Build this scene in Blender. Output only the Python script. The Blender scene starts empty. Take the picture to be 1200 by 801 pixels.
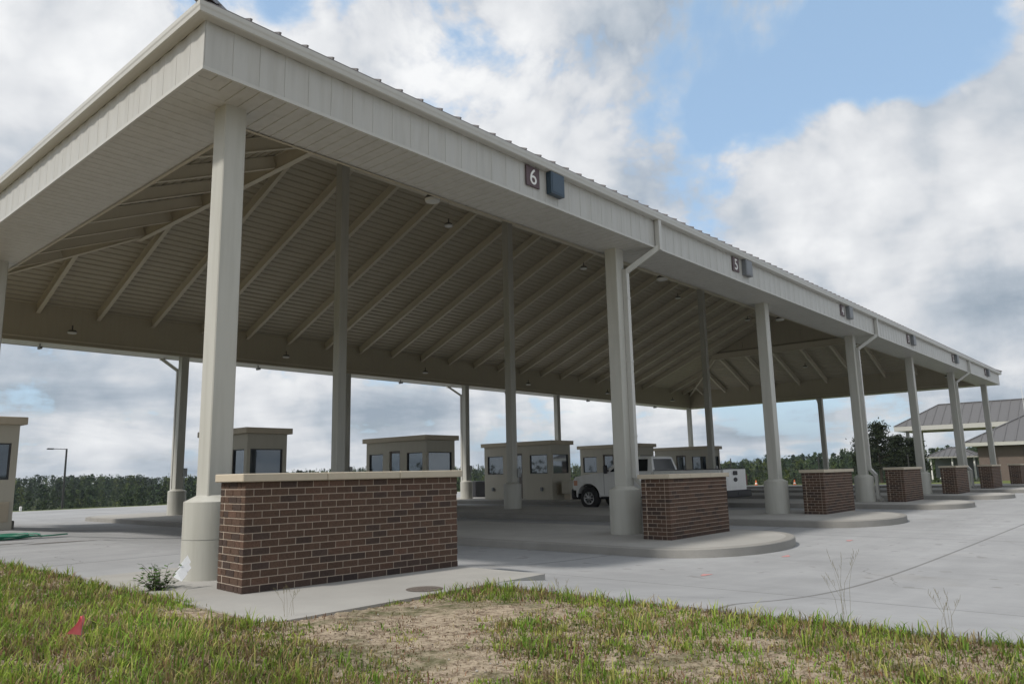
import bpy, math, random
import numpy as np
from mathutils import Vector, Matrix
random.seed(7); rng = np.random.default_rng(11)
scene = bpy.context.scene
col = scene.collection
R_ = math.radians

# ------------------------------------------------------------------ helpers
class MB:
    def __init__(s): s.v = []; s.f = []; s.c = []; s.cur = None; s.smooth = []; s.sm = False
    def face(s, pts, c=None):
        n = len(s.v); s.v.extend([tuple(p) for p in pts]); s.f.append(tuple(range(n, n + len(pts)))); s.c.append(c if c is not None else s.cur); s.smooth.append(s.sm)
    def mesh(s, vs, fs):
        n = len(s.v); s.v.extend([tuple(p) for p in vs])
        for f in fs: s.f.append(tuple(n + i for i in f)); s.c.append(s.cur); s.smooth.append(s.sm)
    def box(s, x0, x1, y0, y1, z0, z1, M=None, bev=0):
        if bev:
            return s.bbox(x0, x1, y0, y1, z0, z1, bev, M)
        vs = [(x, y, z) for z in (z0, z1) for y in (y0, y1) for x in (x0, x1)]
        if M is not None: vs = [tuple(M @ Vector(p)) for p in vs]
        s.mesh(vs, [(0, 2, 3, 1), (4, 5, 7, 6), (0, 1, 5, 4), (2, 6, 7, 3), (0, 4, 6, 2), (1, 3, 7, 5)])
    def bbox(s, x0, x1, y0, y1, z0, z1, b, M=None):
        # box with chamfered edges
        xs = (x0, x1); ys = (y0, y1); zs = (z0, z1); vs = []; idx = {}
        for i in (0, 1):
            for j in (0, 1):
                for k in (0, 1):
                    sx, sy, sz = 1 - 2 * i, 1 - 2 * j, 1 - 2 * k
                    for a in range(3):
                        p = [xs[i], ys[j], zs[k]]
                        for q, sg in enumerate((sx, sy, sz)):
                            if q != a: p[q] += sg * b
                        idx[(i, j, k, a)] = len(vs); vs.append(p)
        if M is not None: vs = [tuple(M @ Vector(p)) for p in vs]
        I = idx; fs = []
        for i in (0, 1):
            f = [I[(i, 0, 0, 0)], I[(i, 1, 0, 0)], I[(i, 1, 1, 0)], I[(i, 0, 1, 0)]]; fs.append(f if i else f[::-1])
            f = [I[(0, i, 0, 1)], I[(1, i, 0, 1)], I[(1, i, 1, 1)], I[(0, i, 1, 1)]]; fs.append(f[::-1] if i else f)
            f = [I[(0, 0, i, 2)], I[(1, 0, i, 2)], I[(1, 1, i, 2)], I[(0, 1, i, 2)]]; fs.append(f if i else f[::-1])
        for i in (0, 1):
            for j in (0, 1):
                fs.append([I[(i, j, 0, 0)], I[(i, j, 0, 1)], I[(i, j, 1, 1)], I[(i, j, 1, 0)]])
                fs.append([I[(i, 0, j, 0)], I[(i, 0, j, 2)], I[(i, 1, j, 2)], I[(i, 1, j, 0)]])
                fs.append([I[(0, i, j, 1)], I[(0, i, j, 2)], I[(1, i, j, 2)], I[(1, i, j, 1)]])
                for k in (0, 1): fs.append([I[(i, j, k, 0)], I[(i, j, k, 1)], I[(i, j, k, 2)]])
        s.mesh(vs, fs)
    def cyl(s, c, r, z0, z1, n=24, r1=None, cap=True):
        r1 = r if r1 is None else r1; vs = []
        for k in range(n):
            a = 2 * math.pi * k / n
            vs.append((c[0] + r * math.cos(a), c[1] + r * math.sin(a), z0)); vs.append((c[0] + r1 * math.cos(a), c[1] + r1 * math.sin(a), z1))
        old = s.sm; s.sm = True
        s.mesh(vs, [(2 * k, 2 * ((k + 1) % n), 2 * ((k + 1) % n) + 1, 2 * k + 1) for k in range(n)]); s.sm = old
        if cap: s.face([vs[2 * k + 1] for k in range(n)]); s.face([vs[2 * k] for k in range(n)][::-1])
    def tube(s, pts, r, n=8, r1=None, closed=False):
        pts = [Vector(p) for p in pts]; N = len(pts); vs = []; up = Vector((0, 0, 1))
        for i, p in enumerate(pts):
            t = (pts[min(i + 1, N - 1)] - pts[max(i - 1, 0)]).normalized()
            a = t.cross(up if abs(t.z) < .95 else Vector((1, 0, 0))).normalized(); b = t.cross(a)
            rr = r if r1 is None else r + (r1 - r) * i / max(1, N - 1)
            for k in range(n):
                q = 2 * math.pi * k / n; vs.append(p + a * rr * math.cos(q) + b * rr * math.sin(q))
        fs = [(i * n + k, i * n + (k + 1) % n, (i + 1) * n + (k + 1) % n, (i + 1) * n + k) for i in range(N - 1) for k in range(n)]
        old = s.sm; s.sm = True; s.mesh(vs, fs); s.sm = old
        s.face(vs[:n][::-1]); s.face(vs[-n:])
    def beam(s, p, q, w, h, up=(0, 0, 1)):
        # rectangular bar from p to q (centre lines), width w sideways, height h along up
        p = Vector(p); q = Vector(q); t = (q - p).normalized(); a = t.cross(Vector(up)).normalized(); b = a.cross(t).normalized()
        vs = []
        for e in (p, q):
            for sx, sz in ((-1, -1), (1, -1), (1, 1), (-1, 1)): vs.append(e + a * sx * w / 2 + b * sz * h / 2)
        s.mesh(vs, [(0, 1, 2, 3), (7, 6, 5, 4), (0, 4, 5, 1), (1, 5, 6, 2), (2, 6, 7, 3), (3, 7, 4, 0)])
    def prism(s, poly, z0, z1):
        n = len(poly); s.face([(x, y, z1) for x, y in poly]); s.face([(x, y, z0) for x, y in poly][::-1])
        for i in range(n):
            a = poly[i]; b = poly[(i + 1) % n]; s.face([(a[0], a[1], z0), (b[0], b[1], z0), (b[0], b[1], z1), (a[0], a[1], z1)])
    def build(s, name, mat, parent=None, org=(0, 0, 0), weld=False):
        me = bpy.data.meshes.new(name); o = Vector(org)
        me.from_pydata([tuple(Vector(p) - o) for p in s.v], [], s.f); me.materials.append(mat)
        if any(c is not None for c in s.c):
            at = me.color_attributes.new('Col', 'FLOAT_COLOR', 'CORNER'); arr = []
            for f, c in zip(s.f, s.c):
                c = c or (1, 1, 1); arr.extend([c[0], c[1], c[2], 1.0] * len(f))
            at.data.foreach_set('color', arr)
        me.polygons.foreach_set('use_smooth', s.smooth)
        if weld:
            import bmesh
            bm = bmesh.new(); bm.from_mesh(me); bmesh.ops.remove_doubles(bm, verts=bm.verts, dist=1e-5); bmesh.ops.recalc_face_normals(bm, faces=bm.faces); bm.to_mesh(me); bm.free()
        me.update(); ob = bpy.data.objects.new(name, me); col.objects.link(ob)
        if parent is not None: ob.parent = parent
        else: ob.location = o
        return ob

def npmesh(name, mat, V, F, C=None, smooth=False):
    """big mesh from numpy; F is (n,k)"""
    me = bpy.data.meshes.new(name); n, k = F.shape
    me.vertices.add(len(V)); me.vertices.foreach_set('co', V.astype(np.float32).ravel())
    me.loops.add(n * k); me.loops.foreach_set('vertex_index', F.astype(np.int32).ravel())
    me.polygons.add(n); me.polygons.foreach_set('loop_start', np.arange(n, dtype=np.int32) * k)
    me.polygons.foreach_set('use_smooth', np.full(n, smooth))
    if C is not None:
        at = me.color_attributes.new('Col', 'FLOAT_COLOR', 'POINT')
        at.data.foreach_set('color', np.concatenate([C, np.ones((len(C), 1))], 1).astype(np.float32).ravel())
    me.update(calc_edges=True); me.materials.append(mat)
    o = bpy.data.objects.new(name, me); col.objects.link(o); return o

def tag(o, label=None, cat=None, group=None, kind=None):
    if label: o['label'] = label
    if cat: o['category'] = cat
    if group: o['group'] = group
    if kind: o['kind'] = kind
    return o
def empty(name, loc, label=None, cat=None, group=None, rz=0):
    o = bpy.data.objects.new(name, None); o.location = loc; o.rotation_euler.z = rz; o.empty_display_size = .2
    col.objects.link(o); return tag(o, label, cat, group)
KIDS = {}
def copy_tree(o, parent=None):
    c = o.copy(); col.objects.link(c)
    if parent is not None: c.parent = parent
    for ch in [k for k in list(o.children)]: copy_tree(ch, c)
    return c

# ------------------------------------------------------------------ materials
def newmat(name):
    m = bpy.data.materials.new(name); m.use_nodes = True; nt = m.node_tree; b = nt.nodes['Principled BSDF']; return m, nt, b
def N(nt, t, **k):
    n = nt.nodes.new(t)
    for a, v in k.items(): setattr(n, a, v)
    return n
def L(nt, a, b): nt.links.new(a, b)
def ramp(nt, fac, stops):
    r = N(nt, 'ShaderNodeValToRGB'); e = r.color_ramp.elements
    while len(e) < len(stops): e.new(.5)
    for el, (p, c) in zip(e, stops):
        el.position = p; el.color = (c[0], c[1], c[2], 1) if isinstance(c, (tuple, list)) else (c, c, c, 1)
    L(nt, fac, r.inputs[0]); return r.outputs[0]
def noise(nt, scale, detail=4, rough=.55, vec=None, dist=0):
    n = N(nt, 'ShaderNodeTexNoise'); n.inputs['Scale'].default_value = scale; n.inputs['Detail'].default_value = detail
    n.inputs['Roughness'].default_value = rough; n.inputs['Distortion'].default_value = dist
    if vec is not None: L(nt, vec, n.inputs['Vector'])
    return n.outputs[0]
def coords(nt, scale=(1, 1, 1), rot=0):
    g = N(nt, 'ShaderNodeNewGeometry'); mp = N(nt, 'ShaderNodeMapping'); mp.inputs['Scale'].default_value = scale
    mp.inputs['Rotation'].default_value = (0, 0, rot); L(nt, g.outputs['Position'], mp.inputs[0]); return mp.outputs[0]
def mixc(nt, fac, a, b, mode='MIX'):
    m = N(nt, 'ShaderNodeMix', data_type='RGBA', blend_type=mode)
    for s, v in ((m.inputs[0], fac), (m.inputs[6], a), (m.inputs[7], b)):
        if isinstance(v, (int, float)): s.default_value = v
        elif isinstance(v, tuple): s.default_value = (*v[:3], 1)
        else: L(nt, v, s)
    return m.outputs[2]
def mth(nt, op, a, b=None, c=None, clamp=False):
    m = N(nt, 'ShaderNodeMath', operation=op, use_clamp=clamp)
    for i, v in enumerate((a, b, c)):
        if v is None: continue
        if isinstance(v, (int, float)): m.inputs[i].default_value = v
        else: L(nt, v, m.inputs[i])
    return m.outputs[0]
def bump(nt, b, h, s=.3, d=.02):
    n = N(nt, 'ShaderNodeBump'); n.inputs['Strength'].default_value = s; n.inputs['Distance'].default_value = d
    L(nt, h, n.inputs['Height']); L(nt, n.outputs[0], b.inputs['Normal'])

def painted(name, c, rough=.45, var=.10, dirt=.12, spec=.4):
    m, nt, b = newmat(name); v = coords(nt)
    n1 = noise(nt, .9, 5, .6, v); vs = coords(nt, (6, 6, .5)); n2 = noise(nt, 1.2, 4, .6, vs)
    a = mixc(nt, mth(nt, 'MULTIPLY', n1, var * 2, clamp=True), c, tuple(x * .78 for x in c))
    k = mth(nt, 'MULTIPLY', mth(nt, 'SUBTRACT', n2, .45, clamp=True), dirt * 6, clamp=True)
    L(nt, mixc(nt, k, a, (c[0] * .62, c[1] * .6, c[2] * .55)), b.inputs['Base Color'])
    b.inputs['Roughness'].default_value = rough; b.inputs['Specular IOR Level'].default_value = spec
    L(nt, mth(nt, 'ADD', rough - .08, mth(nt, 'MULTIPLY', n1, .16)), b.inputs['Roughness'])
    return m
def plain(name, c, rough=.5, metal=0, spec=.5):
    m, nt, b = newmat(name); v = coords(nt); n1 = noise(nt, 5, 4, .6, v)
    L(nt, mixc(nt, n1, tuple(x * .82 for x in c), tuple(min(1, x * 1.14) for x in c)), b.inputs['Base Color'])
    b.inputs['Roughness'].default_value = rough; b.inputs['Metallic'].default_value = metal; b.inputs['Specular IOR Level'].default_value = spec
    return m
def attr_mat(name, rough=.8, nsc=40, amp=.35, trans=0, spec=.2, bmp=0):
    m, nt, b = newmat(name); a = N(nt, 'ShaderNodeAttribute', attribute_name='Col')
    n1 = noise(nt, nsc, 3, .6, coords(nt)); f = mth(nt, 'ADD', 1 - amp / 2, mth(nt, 'MULTIPLY', mth(nt, 'SUBTRACT', n1, .5), amp * 2))
    vm = N(nt, 'ShaderNodeVectorMath', operation='SCALE'); L(nt, a.outputs[0], vm.inputs[0]); L(nt, f, vm.inputs['Scale'])
    L(nt, vm.outputs[0], b.inputs['Base Color']); b.inputs['Roughness'].default_value = rough; b.inputs['Specular IOR Level'].default_value = spec
    if bmp: bump(nt, b, n1, bmp, .004)
    if trans:
        t = N(nt, 'ShaderNodeBsdfTranslucent'); L(nt, vm.outputs[0], t.inputs[0]); mx = N(nt, 'ShaderNodeMixShader'); mx.inputs[0].default_value = trans
        L(nt, b.outputs[0], mx.inputs[1]); L(nt, t.outputs[0], mx.inputs[2]); L(nt, mx.outputs[0], nt.nodes['Material Output'].inputs[0])
    return m

M = {}
M['panel'] = painted('cream_metal_panel', (.47, .465, .435), .42, .14, .2)
M['trim'] = painted('cream_trim', (.50, .495, .46), .4, .08, .06)
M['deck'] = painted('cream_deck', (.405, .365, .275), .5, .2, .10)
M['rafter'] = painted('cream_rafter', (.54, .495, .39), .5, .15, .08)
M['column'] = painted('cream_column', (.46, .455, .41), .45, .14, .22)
M['roof'] = plain('brown_metal_roof', (.20, .185, .18), .38, .3)
M['roof_far'] = plain('far_metal_roof', (.115, .113, .115), .5, .1)
M['tan'] = painted('tan_stucco', (.47, .445, .375), .7, .12, .08, .2)
M['tan2'] = painted('tan_cap', (.49, .43, .335), .6, .12, .1, .2)
M['dark'] = plain('black_plastic', (.018, .018, .02), .5)
M['frame'] = plain('dark_frame', (.035, .035, .035), .4)
M['bluebox'] = plain('blue_grey_lens', (.032, .058, .085), .3)
M['greybox'] = plain('grey_box', (.17, .18, .19), .45)
M['sign'] = plain('maroon_sign', (.085, .05, .055), .5)
M['white'] = plain('white_paint', (.75, .75, .72), .5)
M['lens'] = plain('frosted_lens', (.5, .5, .47), .3)
M['lamp'] = plain('bronze_body', (.07, .065, .055), .4)
M['steel'] = plain('galvanised_steel', (.33, .34, .34), .4, .7)
M['tyre'] = plain('tyre_rubber', (.02, .02, .02), .75)
M['rim'] = plain('alloy', (.36, .36, .36), .35, .8)
M['truck'] = painted('silver_white_paint', (.74, .74, .72), .3, .06, .12, .6)
M['orange'] = plain('orange_plastic', (.75, .16, .03), .45)
M['amber'] = plain('amber_lens', (.55, .27, .17), .25)
M['red'] = plain('red_lens', (.16, .05, .05), .3)
M['hose'] = plain('green_hose', (.02, .20, .12), .4)
M['pink'] = plain('pink_flag', (.95, .20, .22), .6)
M['paper'] = plain('paper', (.78, .80, .82), .8)
M['iron'] = plain('rusty_iron', (.12, .10, .085), .75)
M['bark'] = plain('bark', (.075, .055, .04), .9)
M['door'] = plain('brown_door', (.12, .10, .085), .5)
M['block'] = plain('block_wall', (.135, .105, .088), .9)

def glassmat(name, tint=(.018, .024, .028), refl=.35):
    m, nt, b = newmat(name); b.inputs['Base Color'].default_value = (*tint, 1); b.inputs['Roughness'].default_value = .04; b.inputs['IOR'].default_value = 1.52
    g = N(nt, 'ShaderNodeBsdfGlossy'); g.inputs['Roughness'].default_value = .02; g.inputs['Color'].default_value = (.72, .82, .9, 1)
    lw = N(nt, 'ShaderNodeLayerWeight'); lw.inputs[0].default_value = .35
    f = mth(nt, 'ADD', refl * .6, mth(nt, 'MULTIPLY', lw.outputs[1], refl), clamp=True)
    n = N(nt, 'ShaderNodeBump'); n.inputs['Strength'].default_value = .05; n.inputs['Distance'].default_value = .01; L(nt, noise(nt, 1.5, 2, .5, coords(nt)), n.inputs['Height']); L(nt, n.outputs[0], g.inputs['Normal'])
    mx = N(nt, 'ShaderNodeMixShader'); L(nt, f, mx.inputs[0]); L(nt, b.outputs[0], mx.inputs[1]); L(nt, g.outputs[0], mx.inputs[2]); L(nt, mx.outputs[0], nt.nodes['Material Output'].inputs[0])
    return m
M['glass'] = glassmat('tinted_window_glass', (.018, .024, .03), .17); M['carglass'] = plain('vehicle_glass', (.012, .015, .016), .12, 0, .3)

def concrete(name, c, joints=False, rough=.85):
    m, nt, b = newmat(name); v = coords(nt)
    big = noise(nt, .22, 6, .62, v, .4); mid = noise(nt, 1.6, 6, .65, v); fine = noise(nt, 45, 3, .7, v)
    a = mixc(nt, ramp(nt, big, [(.30, 0), (.72, 1)]), tuple(x * .76 for x in c), tuple(min(1, x * 1.14) for x in c))
    a = mixc(nt, mth(nt, 'MULTIPLY', ramp(nt, mid, [(.4, 1), (.62, 0)]), .30), a, tuple(x * .66 for x in c))
    a = mixc(nt, mth(nt, 'MULTIPLY', fine, .22), a, tuple(x * .55 for x in c))
    h = fine
    if joints:
        # broom streaks and tyre traffic running with the lanes, plus saw-cut joints between the poured slabs
        st = noise(nt, 1.0, 5, .6, coords(nt, (.16, 1.3, 1))); a = mixc(nt, mth(nt, 'MULTIPLY', ramp(nt, st, [(.42, 0), (.68, 1)]), .30), a, tuple(min(1, x * 1.22) for x in c))
        st2 = noise(nt, 1.0, 4, .6, coords(nt, (1.4, .10, 1))); a = mixc(nt, mth(nt, 'MULTIPLY', ramp(nt, st2, [(.5, 0), (.72, 1)]), .35), a, tuple(x * .6 for x in c))
        blot = noise(nt, .5, 3, .5, coords(nt, (1, 1, 1), .7)); a = mixc(nt, mth(nt, 'MULTIPLY', ramp(nt, blot, [(.62, 0), (.72, 1)]), .25), a, (c[0] * .62, c[1] * .56, c[2] * .48))
        sp = N(nt, 'ShaderNodeSeparateXYZ'); L(nt, coords(nt), sp.inputs[0]); jt = None
        for ax_, per, off, w in ((1, 4.6, 3.1, .022), (0, 9.0, 8.0, .016)):
            q = mth(nt, 'PINGPONG', mth(nt, 'ADD', sp.outputs[ax_], -off + per * 40), per / 2)
            q = mth(nt, 'ADD', q, mth(nt, 'MULTIPLY', mth(nt, 'SUBTRACT', mid, .5), .008))
            ln = mth(nt, 'LESS_THAN', q, w); jt = ln if jt is None else mth(nt, 'MAXIMUM', jt, ln)
        drip = noise(nt, 3.2, 2, .4, v); lane = noise(nt, .35, 2, .5, coords(nt, (1, .2, 1)))
        a = mixc(nt, mth(nt, 'MULTIPLY', mth(nt, 'MULTIPLY', ramp(nt, drip, [(.66, 0), (.70, 1)]), ramp(nt, lane, [(.42, 0), (.55, 1)])), .45), a, (.13, .12, .11))
        vc = N(nt, 'ShaderNodeTexVoronoi', feature='DISTANCE_TO_EDGE'); vc.inputs['Scale'].default_value = .17; wv = N(nt, 'ShaderNodeVectorMath', operation='ADD'); L(nt, v, wv.inputs[0])
        wn = N(nt, 'ShaderNodeTexNoise'); wn.inputs['Scale'].default_value = .9; wn.inputs['Detail'].default_value = 5; L(nt, v, wn.inputs['Vector']); L(nt, wn.outputs[1], wv.inputs[1]); L(nt, wv.outputs[0], vc.inputs['Vector'])
        crack = mth(nt, 'MULTIPLY', mth(nt, 'LESS_THAN', vc.outputs['Distance'], .0016), ramp(nt, blot, [(.5, 0), (.56, 1)])); a = mixc(nt, mth(nt, 'MULTIPLY', crack, .5), a, (.10, .095, .09))
        a = mixc(nt, mth(nt, 'MULTIPLY', jt, .6), a, (.08, .075, .07))
        h = mth(nt, 'SUBTRACT', fine, mth(nt, 'MULTIPLY', jt, 2))
    L(nt, a, b.inputs['Base Color']); b.inputs['Roughness'].default_value = rough; b.inputs['Specular IOR Level'].default_value = .3
    bump(nt, b, h, .25, .006); return m
M['pave'] = concrete('concrete_pavement', (.335, .34, .345), True)
M['kerb'] = concrete('concrete_kerb', (.30, .29, .268))
M['apron'] = concrete('concrete_apron', (.39, .38, .355), False)

def soilmat():
    m, nt, b = newmat('ground_soil'); v = coords(nt)
    sp = N(nt, 'ShaderNodeSeparateXYZ'); L(nt, v, sp.inputs[0])
    n1 = noise(nt, 1.1, 8, .7, v, .15); n2 = noise(nt, 13, 8, .8, v, .1); n3 = noise(nt, 60, 3, .7, v)
    sand = mixc(nt, n3, (.27, .215, .15), (.54, .455, .345)); litter = mixc(nt, n3, (.06, .045, .035), (.24, .175, .12)); moss = mixc(nt, n3, (.03, .045, .012), (.09, .11, .035))
    a = mixc(nt, ramp(nt, n2, [(.45, 0), (.60, 1)]), sand, litter)
    a = mixc(nt, ramp(nt, n1, [(.52, 0), (.68, 1)]), a, moss)
    far = mixc(nt, noise(nt, .05, 5, .7, v), (.07, .10, .028), (.15, .16, .06))
    d = N(nt, 'ShaderNodeVectorMath', operation='LENGTH'); L(nt, v, d.inputs[0])
    k = mth(nt, 'MULTIPLY', mth(nt, 'SUBTRACT', d.outputs['Value'], 22), .1, clamp=True)
    k2 = mth(nt, 'MULTIPLY', mth(nt, 'SUBTRACT', d.outputs['Value'], 125), .03, clamp=True); wood = mixc(nt, noise(nt, .12, 5, .7, v), (.022, .030, .014), (.05, .055, .028))
    L(nt, mixc(nt, k2, mixc(nt, k, a, far), wood), b.inputs['Base Color']); b.inputs['Roughness'].default_value = .95; b.inputs['Specular IOR Level'].default_value = .1
    bump(nt, b, mth(nt, 'ADD', n3, mth(nt, 'MULTIPLY', n2, 2)), .6, .02); return m
M['soil'] = soilmat()
M['leaf'] = attr_mat('leaves', .8, 3, .4, .12, .1)
M['grass'] = attr_mat('grass_blades', .7, 8, .3, .35, .3)
M['brick'] = attr_mat('fired_brick', .85, 55, .5, 0, .2, .5)
M['mortar'] = plain('mortar', (.37, .305, .245), .95)

# ------------------------------------------------------------------ layout
CX = [4.61, 13.70, 21.59, 29.59, 37.79, 46.04, 55.02]
YF, YM, YB = 8.96, 19.10, 29.52
ZS, FH, GO, GH = 6.0, .63, .15, .14
OB, INN = .77, .34
XO0, XO1, YO0, YO1 = CX[0] - OB, CX[6] + OB, YF - OB, YB + OB
XI0, XI1, YI0, YI1 = CX[0] + INN, CX[6] - INN, YF + INN, YB - INN
ZT, SL, WH = 7.30, .4167, 4.8
def lane_z(x):
    return -.295 * (1 - math.exp(-(max(0, x - 6.3) / 2.2) ** 1.2))
ISZ = -.13

# ------------------------------------------------------------------ canopy
cv = (29.8, 19.24, -.13)
canopy = empty('toll_canopy', cv, 'long cream metal drive-through canopy with hipped roof on white columns', 'canopy')
def cb(mb, name, mat): return mb.build(name, mat, canopy, cv)

def ribbed(a, b, fn, pitch, prof):
    """sheet with vertical ribs: fn(t, depth) -> bottom and top points"""
    mb = MB(); n = int(round((b - a) / pitch)); p = (b - a) / n; ts = []
    for i in range(n):
        for u, d in prof: ts.append((a + (i + u) * p, d))
    ts.append((b, prof[0][1]))
    for (t0, d0), (t1, d1) in zip(ts, ts[1:]):
        A = fn(t0, d0); B = fn(t1, d1); mb.face([A[0], B[0], B[1], A[1]])
    return mb
PF = [(0, 0), (.012, .006), (.028, .006), (.04, .0), (.3, .004), (.6, .011), (.9, .004)]
zb_, zt_ = ZS, ZS + FH
cb(ribbed(XO0, XO1, lambda t, d: ((t, YO0 + d, zb_), (t, YO0 + d, zt_)), .36, PF), 'fascia', M['panel'])
cb(ribbed(YO0, YO1, lambda t, d: ((XO0 + d, t, zb_), (XO0 + d, t, zt_)), .36, PF), 'fascia', M['panel'])
cb(ribbed(XO0, XO1, lambda t, d: ((t, YO1 - d, zb_), (t, YO1 - d, zt_)), .36, PF), 'fascia', M['panel'])
cb(ribbed(YO0, YO1, lambda t, d: ((XO1 - d, t, zb_), (XO1 - d, t, zt_)), .36, PF), 'fascia', M['panel'])
W = OB + INN
def soffit(side):
    mb = MB(); horiz = side in 'fb'; a, b = (XO0, XO1) if horiz else (YO0, YO1); pitch = .19; n = int((b - a) / pitch); p = (b - a) / n
    for i in range(n):
        for u0, u1, d0, d1 in ((0, .05, 0, .016), (.05, .10, .016, 0), (.10, .55, 0, .004), (.55, 1, .004, 0)):
            t0 = a + (i + u0) * p; t1 = a + (i + u1) * p
            m0 = min(W, t0 - a, b - t0); m1 = min(W, t1 - a, b - t1)
            if horiz:
                y0, s = (YO0, 1) if side == 'f' else (YO1, -1)
                q = [(t0, y0, ZS + d0), (t1, y0, ZS + d1), (t1, y0 + s * m1, ZS + d1), (t0, y0 + s * m0, ZS + d0)]
            else:
                x0, s = (XO0, 1) if side == 'l' else (XO1, -1)
                q = [(x0, t0, ZS + d0), (x0, t1, ZS + d1), (x0 + s * m1, t1, ZS + d1), (x0 + s * m0, t0, ZS + d0)]
            mb.face(q)
    # J-trim along the fascia foot
    return cb(mb, 'soffit', M['panel'])
for s_ in 'flbr': soffit(s_)
def sweep(profile, rect):
    """profile of (outward offset, z) swept round a rectangle"""
    x0, x1, y0, y1 = rect; mb = MB(); loops = []
    for o, z in profile: loops.append([(x0 - o, y0 - o, z), (x1 + o, y0 - o, z), (x1 + o, y1 + o, z), (x0 - o, y1 + o, z)])
    for l0, l1 in zip(loops, loops[1:]):
        for k in range(4): mb.face([l0[k], l0[(k + 1) % 4], l1[(k + 1) % 4], l1[k]])
    return mb
rect = (XO0, XO1, YO0, YO1)
cb(sweep([(0.0, zt_ - .002), (GO - .03, zt_ - .002), (GO - .012, zt_ + .01), (GO - .008, zt_ + .06), (GO, zt_ + .085), (GO, zt_ + GH), (GO - .02, zt_ + GH), (GO - .02, zt_ + GH - .03), (.004, zt_ + .03), (.004, zt_ - .0)], rect), 'gutter', M['trim'])
cb(sweep([(.012, zb_ - .012), (.012, zb_ + .035), (.002, zb_ + .04)], rect), 'fascia_trim', M['trim'])
cb(sweep([(-.03, zb_ - .006), (.012, zb_ - .012)], rect), 'soffit_trim', M['trim'])
# inner face of the perimeter beam
ri = (XI0, XI1, YI0, YI1)
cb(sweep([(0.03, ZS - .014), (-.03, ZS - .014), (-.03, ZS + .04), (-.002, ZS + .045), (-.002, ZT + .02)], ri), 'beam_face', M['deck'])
cb(sweep([(-.034, ZS + .11), (-.05, ZS + .115), (-.05, ZS + .155), (-.03, ZS + .16)], ri), 'beam_trim', M['rafter'])

def zroof(d): return ZT + SL * d
YMID = (YI0 + YI1) / 2; DM = YMID - YI0
PD = [(0, 0), (.36, 0), (.42, .040), (.60, .040), (.66, 0)]
def deck_strips(dmax, pitch=.24):
    n = int(round(dmax / pitch)); p = dmax / n; out = []
    for i in range(n):
        for u, h in PD: out.append(((i + u) * p, h))
    out.append((dmax, 0)); return out
for s in (1, -1):
    mb = MB(); ys0_ = YI0 if s == 1 else YI1; st = deck_strips(DM)
    for (d0, h0), (d1, h1) in zip(st, st[1:]):
        e0 = min(d0, WH); e1 = min(d1, WH)
        mb.face([(XI0 + e0, ys0_ + s * d0, zroof(d0) + h0), (XI1 - e0, ys0_ + s * d0, zroof(d0) + h0), (XI1 - e1, ys0_ + s * d1, zroof(d1) + h1), (XI0 + e1, ys0_ + s * d1, zroof(d1) + h1)])
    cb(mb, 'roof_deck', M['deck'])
    mb = MB(); x0_ = XI0 if s == 1 else XI1; st = deck_strips(WH)
    for (d0, h0), (d1, h1) in zip(st, st[1:]):
        mb.face([(x0_ + s * d0, YI0 + d0, zroof(d0) + h0), (x0_ + s * d0, YI1 - d0, zroof(d0) + h0), (x0_ + s * d1, YI1 - d1, zroof(d1) + h1), (x0_ + s * d1, YI0 + d1, zroof(d1) + h1)])
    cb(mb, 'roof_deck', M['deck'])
# rafters
RW, RD = .13, .34
def rafter(p, q, w=RW, h=RD, name='rafter'):
    mb = MB(); p = Vector(p); q = Vector(q); dn = Vector((0, 0, -1))
    up = (0, 0, 1); off = Vector((0, 0, -h / 2 - .004))
    mb.beam(p + off, q + off, w * .55, h - .03); 
    o2 = Vector((0, 0, -h + .008)); mb.beam(p + o2, q + o2, w, .018); o3 = Vector((0, 0, -.022)); mb.beam(p + o3, q + o3, w, .016)
    return cb(mb, name, M['rafter'])
x = 6.35
while x < XI1 - .6:
    dm = DM
    lim = min(x - XI0, XI1 - x)
    if lim < WH: dm = lim
    if abs(lim - WH) > .35:
        for s, y0_ in ((1, YI0), (-1, YI1)): rafter((x, y0_ + s * .04, zroof(.04)), (x, y0_ + s * (dm - .05), zroof(dm - .05)))
    x += 1.965
y = YI0 + 1.35
while y < YI1 - .6:
    lim = min(y - YI0, YI1 - y); dm = min(lim, WH)
    for s, x0_ in ((1, XI0), (-1, XI1)): rafter((x0_ + s * .04, y, zroof(.04)), (x0_ + s * (dm - .08), y, zroof(dm - .08)))
    y += 1.93
for sx, x0_ in ((1, XI0), (-1, XI1)):
    for sy, y0_ in ((1, YI0), (-1, YI1)):
        rafter((x0_ + sx * .03, y0_ + sy * .03, zroof(.03)), (x0_ + sx * WH, y0_ + sy * WH, zroof(WH)), .13, .36, 'hip_beam')
    xh = x0_ + sx * WH
    rafter((xh, YI0 + WH - .3, zroof(WH)), (xh, YI1 - WH + .3, zroof(WH)), .15, .42, 'header_beam')
    mb = MB(); xo = xh - sx * .02
    mb.face([(xo, YI0 + WH, zroof(WH) - .05), (xo, YI1 - WH, zroof(WH) - .05), (xo, YMID, zroof(DM) + .03)])
    mb.face([(xo - sx * .06, YI0 + WH - .3, zroof(WH) - .02), (xo - sx * .06, YI1 - WH + .3, zroof(WH) - .02), (xo - sx * .06, YMID, zroof(DM) + .12)])
    for k in range(1, 5): yy = YI0 + WH + k * (YI1 - YI0 - 2 * WH) / 5; mb.box(xo + min(0, sx * .03), xo + max(0, sx * .03), yy - .015, yy + .015, zroof(WH), zroof(min(yy - YI0, YI1 - yy)) - .02)
    cb(mb, 'gable_wall', M['deck'])
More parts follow.
